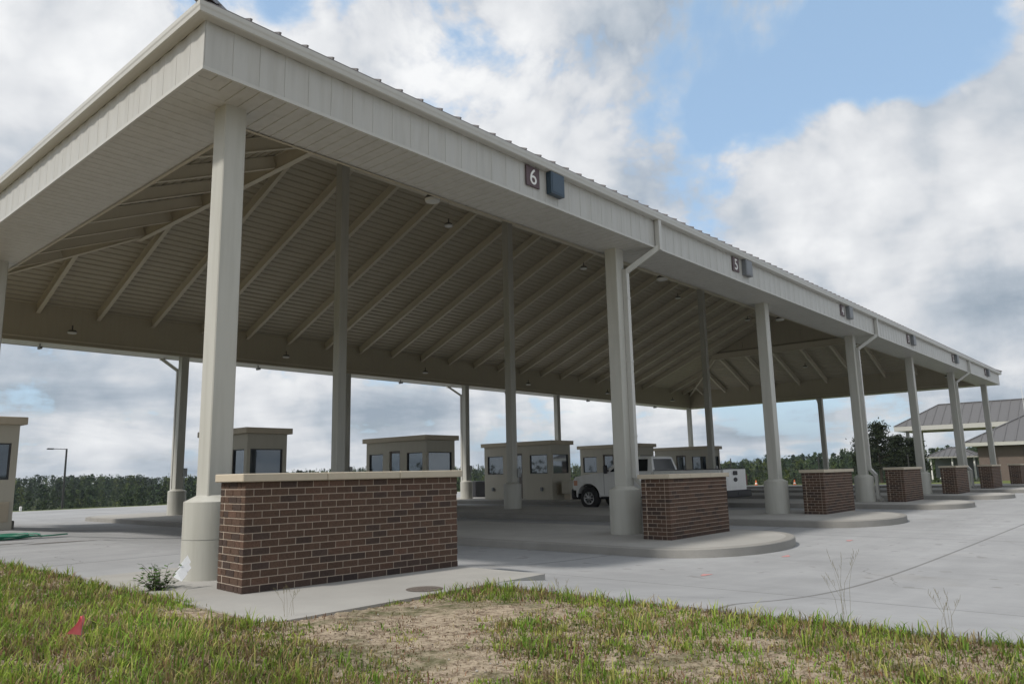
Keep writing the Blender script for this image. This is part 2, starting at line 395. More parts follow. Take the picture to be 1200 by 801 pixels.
mb = MB(); mb.beam((XI0 + WH, YMID, zroof(DM) - .2), (XI1 - WH, YMID, zroof(DM) - .2), .18, .34); cb(mb, 'ridge_beam', M['rafter'])
# outer metal roof with standing seams
D0 = OB + GO - .02 + INN     # horizontal distance eave -> inner beam face
SLO = (ZT + SL * DM + .14 - 6.80) / (D0 + DM)
def zo(d): return 6.80 + SLO * d
EX0, EX1, EY0, EY1 = XI0 - D0, XI1 + D0, YI0 - D0, YI1 + D0; DW = D0 + WH; DR = D0 + DM
mb = MB()
for s, y0_ in ((1, EY0), (-1, EY1)):
    for dz in (0, -.008):
        mb.face([(EX0, y0_, zo(0) + dz), (EX1, y0_, zo(0) + dz), (EX1 - DW, y0_ + s * DW, zo(DW) + dz), (EX0 + DW, y0_ + s * DW, zo(DW) + dz)])
        mb.face([(EX0 + DW - .3, y0_ + s * DW, zo(DW) + dz), (EX1 - DW + .3, y0_ + s * DW, zo(DW) + dz), (EX1 - DW + .3, y0_ + s * DR, zo(DR) + dz), (EX0 + DW - .3, y0_ + s * DR, zo(DR) + dz)])
for s, x0_ in ((1, EX0), (-1, EX1)):
    for dz in (0, -.008): mb.face([(x0_, EY0, zo(0) + dz), (x0_, EY1, zo(0) + dz), (x0_ + s * DW, EY1 - DW, zo(DW) + dz), (x0_ + s * DW, EY0 + DW, zo(DW) + dz)])
for k in range(4):
    pass
mb.mesh([(EX0, EY0, zo(0)), (EX1, EY0, zo(0)), (EX1, EY1, zo(0)), (EX0, EY1, zo(0)), (EX0, EY0, zo(0) - .02), (EX1, EY0, zo(0) - .02), (EX1, EY1, zo(0) - .02), (EX0, EY1, zo(0) - .02)], [(0, 1, 5, 4), (1, 2, 6, 5), (2, 3, 7, 6), (3, 0, 4, 7)])
cb(mb, 'metal_roof', M['roof'])
mb = MB(); x = EX0 + .25
while x < EX1:
    dm = min(x - EX0, EX1 - x); dm = DR if dm > DW else dm
    for s, y0_ in ((1, EY0), (-1, EY1)): mb.beam((x, y0_ + s * .02, zo(.02) + .02), (x, y0_ + s * dm, zo(dm) + .02), .03, .04)
    x += .41
y = EY0 + .25
while y < EY1:
    dm = min(y - EY0, EY1 - y, DW)
    for s, x0_ in ((1, EX0), (-1, EX1)): mb.beam((x0_ + s * .14, y, zo(.14) + .012), (x0_ + s * dm, y, zo(dm) + .012), .03, .03)
    y += .41
for sx, x0_ in ((1, EX0), (-1, EX1)):
    for sy, y0_ in ((1, EY0), (-1, EY1)): mb.beam((x0_, y0_, zo(0) + .03), (x0_ + sx * DW, y0_ + sy * DW, zo(DW) + .03), .22, .06)
mb.beam((EX0 + DW - .3, YMID, zo(DR) + .04), (EX1 - DW + .3, YMID, zo(DR) + .04), .3, .08)
cb(mb, 'standing_seams', M['roof'])
# columns
CS = .15; BR = .335
def column(x, y, zg, ztop, jb=None):
    mb = MB(); mb.bbox(x - CS, x + CS, y - CS, y + CS, zg + .9, ztop, .012)
    c = cb(mb, 'column', M['column'])
    b = MB(); b.cyl((x, y), BR, zg - .05, zg + .46, 40, cap=False); b.cyl((x, y), BR - .004, zg + .46, zg + .468, 40, cap=False); b.cyl((x, y), BR, zg + .468, zg + .9, 40, cap=False)
    b.cyl((x, y), BR, zg + .9, zg + .975, 40, r1=CS * 1.25)
    b.build('column_base', M['column'], c, cv)
    if jb:
        sx, zz = jb; j = MB(); j.bbox(x + sx * CS - .05, x + sx * CS + .12, y - CS - .06, y - CS + .1, zg + zz, zg + zz + .32, .01)
        j.tube([(x + sx * CS + .03, y - CS - .01, zg + zz), (x + sx * CS + .03, y - CS - .01, zg + .95)], .02); j.build('junction_box', M['steel'], c, cv)
    return c
zc = [0] + [ISZ] * 6
for i, x in enumerate(CX): column(x, YF, zc[i], ZS + .02)
for i, x in enumerate(CX): column(x, YM, zc[i], ZS + .02 if i in (0, 6) else 11.2, (1, 1.15) if 0 < i < 6 else None)
for i, x in enumerate(CX): column(x, YB, zc[i], ZS + .02, (1, 1.45) if i > 0 else None)
def downspout(x, y, zg, s, yo, sg=1):
    """s = -1 front, +1 back; runs down the fascia, back to the outer face of the column, down and round its base"""
    mb = MB(); w = .11; yf = yo + s * .062; xc = x + sg * .12; yc = y + s * (CS + w / 2 + .002); xt = x + sg * .55
    mb.beam((xt, yf, zt_), (xt, yf, ZS - .06), w, w, (0, 1, 0))
    mb.beam((xt, yf - s * .01, ZS + .01), (xc, yc, ZS - .52), w * .99, w * .99)
    mb.beam((xc, yc, ZS - .46), (xc, yc, zg + (1.14 if s < 0 else .93)), w, w * .98, (0, 1, 0))
    bx, by = x + sg * .22, y + s * (BR + .045)
    if s > 0: cb(mb, 'downspout', M['trim']); return
    mb.beam((xc, yc, zg + 1.18), (bx, by, zg + .93), w * .97, w * .97, (0, 1, 0))
    mb.beam((bx, by, zg + .98), (bx, by, zg + .10), w, w * .96, (0, 1, 0))
    mb.beam((bx, by, zg + .15), (bx + sg * .05, by + s * .14, zg + .03), w * .98, w * .95, (0, 1, 0))
    for zz in (zg + 2.0, zg + 3.6, zg + 5.0, zg + .5):
        xx, yy = (bx, by) if zz < zg + 1 else (xc, yc); mb.box(xx - w * .56, xx + w * .56, yy - w * .56, yy + w * .56, zz, zz + .035)
    cb(mb, 'downspout', M['trim'])
for i in (1, 3, 5): downspout(CX[i], YF, ISZ, -1, YO0); downspout(CX[i], YB, ISZ, 1, YO1, -1)
mb = MB(); mb.beam((XO1 + .07, YM + .5, zt_), (XO1 + .07, YM + .5, ZS - .04), .11, .11, (0, 1, 0)); mb.beam((XO1 + .06, YM + .5, ZS + .02), (CX[6] + .23, YM + .1, ZS - .7), .11, .11); mb.beam((CX[6] + .23, YM + .1, ZS - .64), (CX[6] + .23, YM + .1, 1.0), .11, .108, (0, 1, 0)); cb(mb, 'downspout', M['trim'])

# ceiling lights
LX = [9.2, 17.6, 25.6, 33.7, 41.9, 50.5]
def make_light():
    r = empty('ceiling_light', (0, 0, 0))
    b = MB(); b.cyl((0, 0), .19, .02, .10, 20, r1=.15); b.cyl((0, 0), .03, .10, .32, 10); b.build('housing', M['lamp'], r)
    l = MB(); l.cyl((0, 0), .165, -.035, .02, 20, r1=.185); l.build('lens', M['lens'], r); return r
pl = None
rows = [('front', 10.0, [6.25] * 6), ('middle', 18.3, [7.75, 9.75, 9.75, 9.75, 9.75, 7.75]), ('rear', 28.4, [6.3] * 6)]
for rn, yy, zs in rows:
    for k, xx in enumerate(LX):
        if pl is None: pl = make_light(); o = pl
        else: o = copy_tree(pl)
        o.location = (xx, yy, zs[k]); o.scale = (.8, .8, .8)
        # stem up to the deck
        tag(o, 'round ceiling light with pale lens over lane %d, %s row under the canopy' % (6 - k, rn), 'ceiling light', 'ceiling lights under the canopy')
for o_ in [o for o in col.objects if o.name.startswith('ceiling_light')]:
    d = min(o_.location.y - YI0, YI1 - o_.location.y, (min(o_.location.x - XI0, XI1 - o_.location.x) if min(o_.location.x - XI0, XI1 - o_.location.x) < WH else 99))
    st = MB(); h = (zroof(d) - o_.location.z) / .8; st.cyl((0, 0), .007, .3, h, 8); st.build('stem', M['deck'], o_)

# lane number signs and signal boxes
DG = {'6': None}
def lane_sign(x, n):
    y = YO0 - .004; r = empty('lane_sign', (x, y, 6.22), 'small square maroon lane sign with a white number %d on the canopy fascia' % n, 'sign', 'lane number signs on the fascia')
    b = MB(); b.bbox(0, .37, -.025, 0, 0, .38, .004); b.build('plate', M['sign'], r)
    cu = bpy.data.curves.new('num', 'FONT'); cu.body = str(n); cu.size = .42; cu.extrude = .004; cu.align_x = 'CENTER'; cu.align_y = 'CENTER'; cu.offset = .0
    to = bpy.data.objects.new('num', cu); dg = bpy.context.evaluated_depsgraph_get(); col.objects.link(to); dg.update()
    me = bpy.data.meshes.new_from_object(to.evaluated_get(dg)); bpy.data.objects.remove(to)
    me.materials.clear(); me.materials.append(M['white']); zz = [v.co.y for v in me.vertices]; c = (min(zz) + max(zz)) / 2
    me.transform(Matrix.Translation((0, -c, 0)))
    me.transform(Matrix.Rotation(R_(90), 4, 'X')); o = bpy.data.objects.new('number', me); col.objects.link(o); o.parent = r; o.location = (.185, -.030, .19)
def sig_box(x, n):
    y = YO0 - .004; r = empty('signal_box', (x, y, 6.2), None, 'signal light', 'lane signal boxes on the fascia')
    r['label'] = ('square blue lane signal box beside the number 6 sign' if n == 6 else 'square grey lane signal box beside the number %d sign on the fascia' % n)
    b = MB(); b.bbox(0, .40, -.12, 0, 0, .42, .006); b.build('housing', M['greybox'] if n < 6 else M['bluebox'], r)
    g = MB(); g.bbox(.03, .37, -.128, -.118, .03, .39, .004); g.build('lens', M['bluebox'] if n == 6 else M['greybox'], r)
for k in range(6):
    lane_sign(9.78 + 8.27 * k, 6 - k); sig_box(10.37 + 8.27 * k, 6 - k)
# cameras under the rear soffit
cam0 = None
for k, xx in enumerate(LX):
    if cam0 is None:
        cam0 = empty('security_camera', (0, 0, 0)); b = MB(); b.cyl((0, 0), .03, -.10, 0, 10); b.build('bracket', M['steel'], cam0)
        b = MB(); b.bbox(-.045, .045, -.16, .10, -.19, -.10, .012); b.build('camera_body', M['greybox'], cam0); o = cam0
    else: o = copy_tree(cam0)
    o.location = (xx - .6, YB + .1, ZS); tag(o, 'small grey camera hanging under the rear canopy beam over lane %d' % (6 - k), 'camera', 'cameras under the rear beam')

# ------------------------------------------------------------------ pavement, islands, terrain
def pavez(x): return lane_z(x)
def sheet(name, x0, x1, y0, y1, mat, nx, ny, off=0, th=.14, xs=None):
    xs = np.linspace(x0, x1, nx) if xs is None else np.array(xs); ys = np.linspace(y0, y1, ny); mb = MB()
    for i in range(len(xs) - 1):
        for j in range(ny - 1):
            a, b = xs[i], xs[i + 1]; c, d = ys[j], ys[j + 1]
            mb.face([(a, c, pavez(a) + off), (b, c, pavez(b) + off), (b, d, pavez(b) + off), (a, d, pavez(a) + off)])
    for i in range(len(xs) - 1):
        a, b = xs[i], xs[i + 1]
        for yy in (y0, y1): mb.face([(a, yy, pavez(a) - th), (b, yy, pavez(b) - th), (b, yy, pavez(b) + off), (a, yy, pavez(a) + off)])
    for xx in (x0, x1): mb.face([(xx, y0, pavez(xx) - th), (xx, y1, pavez(xx) - th), (xx, y1, pavez(xx) + off), (xx, y0, pavez(xx) + off)])
    o = mb.build(name, mat); tag(o, kind='structure'); return o
fx = list(np.linspace(0, 1, 1))
xs_a = list(6.02 + 26 * np.linspace(0, 1, 70) ** 1.5) + [60, 140]
sheet('road', 6.02, 140, -80, 5.72, M['pave'], 0, 2, 0, .14, xs_a)
xs_b = list(7.0 + 24 * np.linspace(0, 1, 60) ** 1.5) + [57.5]
sheet('pavement', 7.0, 57.5, 5.72, 48, M['pave'], 0, 2, 0, .14, xs_b)
sheet('forecourt', 3.72, 7.0, 10.4, 48, M['pave'], 0, 2, 0, .14, [3.72, 6.02, 6.3, 6.6, 7.0])
# apron slab in front of and round the near column
mb = MB(); mb.prism([(3.46, 5.72), (7.0, 5.72), (7.0, 10.4), (3.72, 10.4)], -.14, .004); tag(mb.build('sidewalk', M['apron']), kind='structure')

def island(xc, hw, y0, y1, z0, z1, name='traffic_island'):
    pts = []
    n = 44
    for k in range(n + 1):
        a = math.pi + math.pi * k / n; pts.append((xc + hw * math.cos(a), y0 + hw * .62 * (1 + math.sin(a))))
    for k in range(n + 1):
        a = math.pi * k / n; pts.append((xc + hw * math.cos(a), y1 - hw * .62 * (1 - math.sin(a))))
    mb = MB(); b = .018; c0 = (xc, (y0 + y1) / 2)
    def inset(p, q):  # shrink slightly for the rounded kerb edge
        return (xc + (p[0] - xc) * (1 - q / hw), c0[1] + (p[1] - c0[1]) * (1 - q / ((y1 - y0) / 2)))
    L0 = [(p[0], p[1], z0) for p in pts]; L1 = [(*inset(p, .012), z1 - b) for p in pts]; L2 = [(*inset(p, .02), z1 - .007) for p in pts]; L3 = [(*inset(p, .035), z1) for p in pts]; L4 = [(*inset(p, .16), z1 + .001) for p in pts]
    for A, B in ((L0, L1), (L1, L2), (L2, L3)):
        for i in range(len(pts)):
            j = (i + 1) % len(pts); mb.face([A[i], A[j], B[j], B[i]])
    mb.sm = False
    for i in range(len(pts)): j = (i + 1) % len(pts); mb.face([L3[i], L3[j], L4[j], L4[i]])
    mb.face(L4)
    o = mb.build(name, M['kerb'], None, (0, 0, 0), weld=True); tag(o, kind='structure'); o.data.materials.append(M['apron']); max(o.data.polygons, key=lambda p: p.area).material_index = 1
    return o
IHW = [0, 2.2, 2.25, 1.95, 2.0, 2.1, 2.1]
ICX = [0, 13.45, 21.1, 29.65, 37.8, 46.0, 55.0]
for i in range(1, 7): island(ICX[i], IHW[i], 5.55, 33.0, -.36, ISZ)
mb = MB(); mb.bbox(3.9, 6.9, 24.6, 32.5, -.1, .17, .02); tag(mb.build('kerb', M['kerb']), kind='structure')
# manhole and stains
r = empty('manhole_cover', (5.42, 6.03, .004), 'round rusty cover set in the slab in front of the near brick wall', 'manhole cover')
r.scale = (.85, .85, 1); mb = MB(); mb.cyl((0, 0), .19, -.02, .006, 32); [mb.box(-.12 + .05 * k, -.10 + .05 * k, -.1, .1, .006, .010) for k in range(5)]; mb.build('lid', M['iron'], r)
mb = MB(); ring = [(math.cos(a) * q, math.sin(a) * q) for a in np.linspace(0, 2 * math.pi, 33)[:-1] for q in (.195, .225)]
for k in range(32): a = ring[2 * k]; b = ring[2 * k + 1]; c = ring[(2 * k + 2) % 64]; d = ring[(2 * k + 3) % 64]; mb.face([(a[0], a[1], .004), (b[0], b[1], .004), (d[0], d[1], .004), (c[0], c[1], .004)])
mb.build('ring', M['iron'], r)
M['stain'] = plain('dark_stain', (.12, .11, .10), .9); M['mark'] = plain('pink_paint', (.50, .24, .23), .9)
def blotch(name, cx, cy, a, b, rot, mat, z=.004):
    mb = MB(); pts = []; ph = random.random() * 6
    for k in range(22):
        t = 2 * math.pi * k / 22; rr = 1 + .25 * math.sin(3 * t + ph) + .15 * math.sin(7 * t); px, py = a * rr * math.cos(t), b * rr * math.sin(t)
        pts.append((cx + px * math.cos(rot) - py * math.sin(rot), cy + px * math.sin(rot) + py * math.cos(rot)))
    mb.face([(p[0], p[1], pavez(p[0]) + z) for p in pts]); tag(mb.build(name, mat), kind='structure')
blotch('pavement_stain', 5.7, 17.0, .75, .10, -.2, M['stain']); blotch('pavement_stain', 4.8, 17.6, .4, .10, -.1, M['stain'])
for px, py in ((9.5, 5.0), (12.6, 5.15), (15.9, 5.2)): blotch('paint_mark', px, py, .14, .05, .1, M['mark'])
M['pale_mark'] = plain('white_mark', (.5, .5, .48), .9); blotch('paint_mark', 9.6, 14.2, .22, .05, 2.2, M['pale_mark']); blotch('paint_mark', 17, 20, .3, .07, 2.2, M['pale_mark'])  # two flat off-white blotches lying on the lane surface

PAVES = [(6.02, 140, -80, 5.72), (7.0, 57.5, 5.7, 48), (3.72, 7.05, 10.3, 48), (3.6, 7.05, 5.72, 10.4)]
def nz(x, y, s, seed):  # cheap smooth noise
    return (np.sin(x * s * 1.3 + seed) * np.cos(y * s * 1.1 + seed * 1.7) + .6 * np.sin(x * s * 2.7 - y * s * 2.1 + seed * 2.3) + .4 * np.cos(x * s * 5.1 + y * s * 4.3 + seed)) / 2
def terrain(x, y):
    x = np.asarray(x, float); y = np.asarray(y, float); r = np.hypot(x, y)
    base = -.012 - .295 * (1 - np.exp(-(np.maximum(0, x - 6.3) / 2.2) ** 1.2))
    h = base + .022 * nz(x, y, 1.1, 1.0) + .012 * nz(x, y, 4.0, 2.0) + np.clip(.10 * (1 - np.hypot(x - 2.2, y - 5.2) / 4.2), 0, .1)
    ins = np.zeros_like(x); 
    for a, b, c, d in PAVES:
        ins = np.maximum(ins, np.clip(np.minimum(np.minimum(x - a, b - x), np.minimum(y - c, d - y)) / .12, 0, 1))
    edge = np.full_like(x, 99.)
    for a, b, c, d in PAVES: edge = np.minimum(edge, np.hypot(np.maximum(0, np.maximum(a - x, x - b)), np.maximum(0, np.maximum(c - y, y - d))))
    h = np.minimum(h, np.where(edge < .3, base - .01 + edge * .12, h))
    h = h * (1 - ins) + ins * (base - .22)
    # the ground falls away behind the forecourt and rises to low wooded hills far off
    az = np.arctan2(x, y); back = 1 / (1 + np.exp((az - 1.17) / .05)); back = back * 1 + (1 - back) * .35
    q = np.clip((np.maximum(0, np.maximum(y - 48, 0)) + np.clip(x - 62, 0, None) * .6 * (y > 10)) / 60, 0, 1); fall = -6.0 * q * q * (3 - 2 * q) * back
    fall = np.where(y > 8, fall, 0) * np.clip((y - 8) / 10, 0, 1)
    g2 = np.clip((r - 250) / 500, 0, 1); hill = g2 * g2 * (3 - 2 * g2) * (5 + 3.0 * np.sin(az * 9 + 1) + 2 * np.sin(az * 23))
    return h + fall + hill + np.clip(r - 60, 0, 300) / 300 * .8 * nz(x, y, .03, 5.)
rad = np.concatenate([[0.0], np.geomspace(.6, 16, 230), np.geomspace(16.3, 1480, 140)]); ang = np.linspace(-math.pi, math.pi, 541)[:-1]
ang = np.sort(np.concatenate([np.linspace(-.1, 1.75, 620), np.linspace(1.76, 2 * math.pi - .11, 160)]))
Rg, Ag = np.meshgrid(rad, ang, indexing='ij'); Xg = Rg * np.sin(Ag); Yg = Rg * np.cos(Ag); Zg = terrain(Xg, Yg)
nr, na = Xg.shape; V = np.stack([Xg.ravel(), Yg.ravel(), Zg.ravel()], 1); i, j = np.meshgrid(np.arange(nr - 1), np.arange(na), indexing='ij'); j2 = (j + 1) % na
F = np.stack([i * na + j, i * na + j2, (i + 1) * na + j2, (i + 1) * na + j], -1).reshape(-1, 4)
g = npmesh('ground', M['soil'], V, F, smooth=True); tag(g, kind='structure')

# ------------------------------------------------------------------ brick walls
BL, BH, BD = .197, .075, .095
def brick_wall(L_, D_, rows=15, seed=0):
    rs = random.Random(seed); mb = MB(); g = .0052
    def brick(x0, x1, y0, y1, z0):
        v = rs.random(); s = .88 + .26 * rs.random()
        c = (.112 * s, .070 * s, .050 * s) if v < .75 else ((.078 * s, .054 * s, .044 * s) if v < .92 else (.135 * s, .080 * s, .057 * s))
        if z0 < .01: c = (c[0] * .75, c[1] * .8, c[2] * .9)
        mb.cur = c; mb.bbox(x0 + g, x1 - g, y0 + (g if y0 > 0 else 0), y1 - (g if y1 < D_ else 0), z0 + g, z0 + BH - g, .003)
    for r in range(rows):
        z0 = r * BH; off = BL / 2 if r % 2 else 0
        # long faces
        for y0, y1 in ((0, BD), (D_ - BD, D_)):
            x = 0 if off == 0 else -BL / 2
            k = 0
            x = -off
            while x < L_ - .02:
                a = max(0, x); b = min(L_, x + BL)
                if b - a > .03: brick(a if a > 0 else -g, b if b < L_ else L_ + g, y0, y1, z0)
                x += BL
        # short faces between
        y = BD - (0 if r % 2 else BL / 2) - .0
        for x0, x1 in ((0, BD), (L_ - BD, L_)):
            y = BD if r % 2 else BD + .1
            if not r % 2: brick(x0 - g if x0 == 0 else x0, x1 + g if x1 == L_ else x1, BD, BD + .1, z0)
            while y < D_ - BD - .02:
                b = min(D_ - BD, y + BL); brick(x0 - g if x0 == 0 else x0, x1 + g if x1 == L_ else x1, y, b, z0); y += BL
    return mb
def make_wall(L_, D_, seed):
    r = empty('brick_wall', (0, 0, 0)); b = brick_wall(L_, D_, 15, seed)
    b.build('brickwork', M['brick'], r)
    m = MB(); m.box(.006, L_ - .006, .006, D_ - .006, -.09, 15 * BH - .003); m.build('mortar', M['mortar'], r)
    c = MB(); z = 15 * BH; n = 3; 
    for k in range(n): c.bbox(-.05 + k * (L_ + .1) / n + (.004 if k else 0), -.05 + (k + 1) * (L_ + .1) / n, -.05, D_ + .05, z, z + .085, .008)
    c.build('cap', M['tan2'], r); return r
w0 = make_wall(2.86, .60, 1); w0.location = (4.13, 7.36, .002); w0.rotation_euler.z = R_(-4.5)
tag(w0, 'low brown brick wall with tan cap on the slab at the near corner column, closest one', 'brick wall', 'brick walls in front of the columns')
w1 = make_wall(2.40, .60, 2)
wl = ['second', 'third', 'fourth', 'fifth', 'sixth', 'seventh and farthest']
for k in range(1, 7):
    o = w1 if k == 1 else copy_tree(w1)
    o.location = ([0, 12.70, 21.45, 29.55, 37.75, 46.0, 55.0][k], [0, 7.33, 7.55, 7.6, 7.6, 7.6, 7.6][k], ISZ)
    tag(o, 'low brown brick wall with tan cap on a kerbed island, %s wall counting away from the camera' % wl[k - 1], 'brick wall', 'brick walls in front of the columns')

# ------------------------------------------------------------------ booths
def booth(x0, x1, y0, y1, zg, ztop, label, kind=0):
    """door side faces -X, narrow end faces -Y"""
    w = x1 - x0; l = y1 - y0; h = ztop - zg; r = empty('toll_booth', (x0, y0, zg), label, 'toll booth', 'toll booths under the canopy')
    t = .12; cap = .2; c = .14; hb = h - cap; zw0, zw1 = .44 * h, .765 * h
    X0, X1, Y0, Y1 = c, w - c, c, l - c
    wins = [(.04, .24), (.56, .74)] if kind == 0 else [(.2, .8)]       # along the -X side as fractions measured from the near end
    # near end: one wide window; long side: window, door, window
    mb = MB()
    def face_with_openings(org, u, v, n, LEN, holes, H):
        """wall sheet with rectangular holes (a,b,z0,z1) and reveals"""
        xs_ = sorted({0, LEN, *[q for h_ in holes for q in h_[:2]]}); zs_ = sorted({0, H, *[q for h_ in holes for q in h_[2:]]})
        P = lambda a, z, d=0: tuple(Vector(org) + Vector(u) * a + Vector((0, 0, z)) - Vector(n) * d)
        for a, b in zip(xs_, xs_[1:]):
            for z0, z1 in zip(zs_, zs_[1:]):
                if any(h_[0] <= a and b <= h_[1] and h_[2] <= z0 and z1 <= h_[3] for h_ in holes): continue
                mb.face([P(a, z0), P(b, z0), P(b, z1), P(a, z1)])
        for a, b, z0, z1 in holes:
            for q in ([P(a, z0), P(b, z0), P(b, z0, t), P(a, z0, t)], [P(a, z1), P(b, z1), P(b, z1, t), P(a, z1, t)], [P(a, z0), P(a, z1), P(a, z1, t), P(a, z0, t)], [P(b, z0), P(b, z1), P(b, z1, t), P(b, z0, t)]): mb.face(q)
    LL = Y1 - Y0; WW = X1 - X0
    sideh = [(LL * .06, LL * .31, zw0, zw1), (LL * .42, LL * .60, .04, zw1 + .1), (LL * .71, LL * .95, zw0, zw1)]
    endh = [(WW * .08, WW * .90, zw0, zw1)]
    face_with_openings((X0, Y0, 0), (0, 1, 0), None or (0, 1, 0), (-1, 0, 0), LL, sideh, hb) if False else None
    def fw(org, u, n, LEN, holes): face_with_openings(org, u, None, n, LEN, holes, hb)
    fw((X0, Y0, 0), (0, 1, 0), (-1, 0, 0), LL, sideh); fw((X0, Y0, 0), (1, 0, 0), (0, -1, 0), WW, endh)
    fw((X1, Y0, 0), (0, 1, 0), (1, 0, 0), LL, sideh[2:] + sideh[:1]); fw((X0, Y1, 0), (1, 0, 0), (0, 1, 0), WW, endh)
    mb.build('wall', M['tan'], r)
    m = MB(); m.bbox(0, w, 0, l, hb, h, .015); m.build('roof_slab', M['tan2'], r)
    def window(org, u, n, a, b, z0, z1, name='window'):
        P = lambda q, z, d: Vector(org) + Vector(u) * q + Vector((0, 0, z)) - Vector(n) * d
        g = MB(); g.face([P(a, z0, .07), P(b, z0, .07), P(b, z1, .07), P(a, z1, .07)]); o = g.build(name, M['glass'], r)
        f = MB(); fw_ = .035
        for A, B in (((a, z0 + fw_ / 2), (b, z0 + fw_ / 2)), ((a, z1 - fw_ / 2), (b, z1 - fw_ / 2))): f.beam(P(A[0], A[1], .055), P(B[0], B[1], .055), .05, fw_)
        for q in (a + fw_ / 2, b - fw_ / 2): f.beam(P(q, z0 + fw_, .055), P(q, z1 - fw_, .055), .05, fw_, tuple(u))
        f.build('frame', M['frame'], o)
    for h_ in (sideh[0], sideh[2]):
        window((X0, Y0, 0), (0, 1, 0), (-1, 0, 0), *h_); window((X1, Y0, 0), (0, 1, 0), (1, 0, 0), *h_)
    window((X0, Y0, 0), (1, 0, 0), (0, -1, 0), *endh[0]); window((X0, Y1, 0), (1, 0, 0), (0, 1, 0), *endh[0])
    a, b, z0, z1 = sideh[1]; m = MB(); m.bbox(X0 + .07, X0 + .11, Y0 + a, Y0 + b, z0, z1, .003); d = m.build('door', M['door'], r)
    m = MB(); m.face([(X0 + .066, Y0 + a + .1, zw0 + .02), (X0 + .066, Y0 + b - .1, zw0 + .02), (X0 + .066, Y0 + b - .1, zw1), (X0 + .066, Y0 + a + .1, zw1)]); m.build('door_window', M['glass'], d)
    m = MB(); m.tube([(X0 + .03, Y0 + a + .06, .95), (X0 + .03, Y0 + a + .06, 1.08)], .012); m.build('handle', M['steel'], d)
    for yy in (Y0 + LL * .14, Y0 + LL * .86):
        m = MB(); m.bbox(X0 - .10, X0, yy - .07, yy + .07, .42, .60, .02); m.build('wall_light', M['greybox'], r)
    m = MB(); m.bbox(X0 - .02, X1 + .02, Y0 - .012, Y0 + .0, -.02, .0, .003)
    m = MB(); zz = .2
    m.bbox(X0 + .35, X1 - .1, Y0 - .03, Y0 - .001, .2, .72, .006)
    for k in range(9): m.box(X0 + .39, X1 - .14, Y0 - .05, Y0 - .03, .24 + k * .05, .265 + k * .05)
    m.build('vent', M['tan2'], r)
    return r
bo = [(4.75, 6.58, 23.05, 27.6, 0.0, 2.92, 'tan toll booth cut off by the left edge of the picture'),
      (12.97, 14.74, 23.2, 26.6, ISZ, 2.87, 'tan toll booth half hidden behind the nearest column and brick wall'),
      (20.85, 22.75, 23.1, 27.3, ISZ, 2.80, 'tan toll booth seen above the nearest brick wall, windows reflecting sky'),
      (29.05, 30.85, 23.1, 27.9, ISZ, 2.73, 'tan toll booth with brown door left of the white pickup truck'),
      (37.0, 38.9, 23.1, 27.5, ISZ, 2.70, 'tan toll booth directly behind the pickup truck hood and cab'),
      (45.3, 47.1, 23.0, 27.3, ISZ, 2.66, 'tan toll booth farthest right, behind the pickup bed')]
for b_ in bo: booth(*b_)
# low tan guard bench beside fourth booth
gb = empty('equipment_box', (30.9, 22.4, ISZ), 'low tan equipment box on posts beside the booth left of the pickup', 'equipment box')
mb = MB(); mb.bbox(-1.5, .9, 0, .45, .28, .92, .02); mb.build('cabinet', M['tan'], gb)
for q in (-1.35, -.3, .75): m = MB(); m.box(q, q + .1, .05, .4, -.02, .28); m.build('leg', M['tan2'], gb)

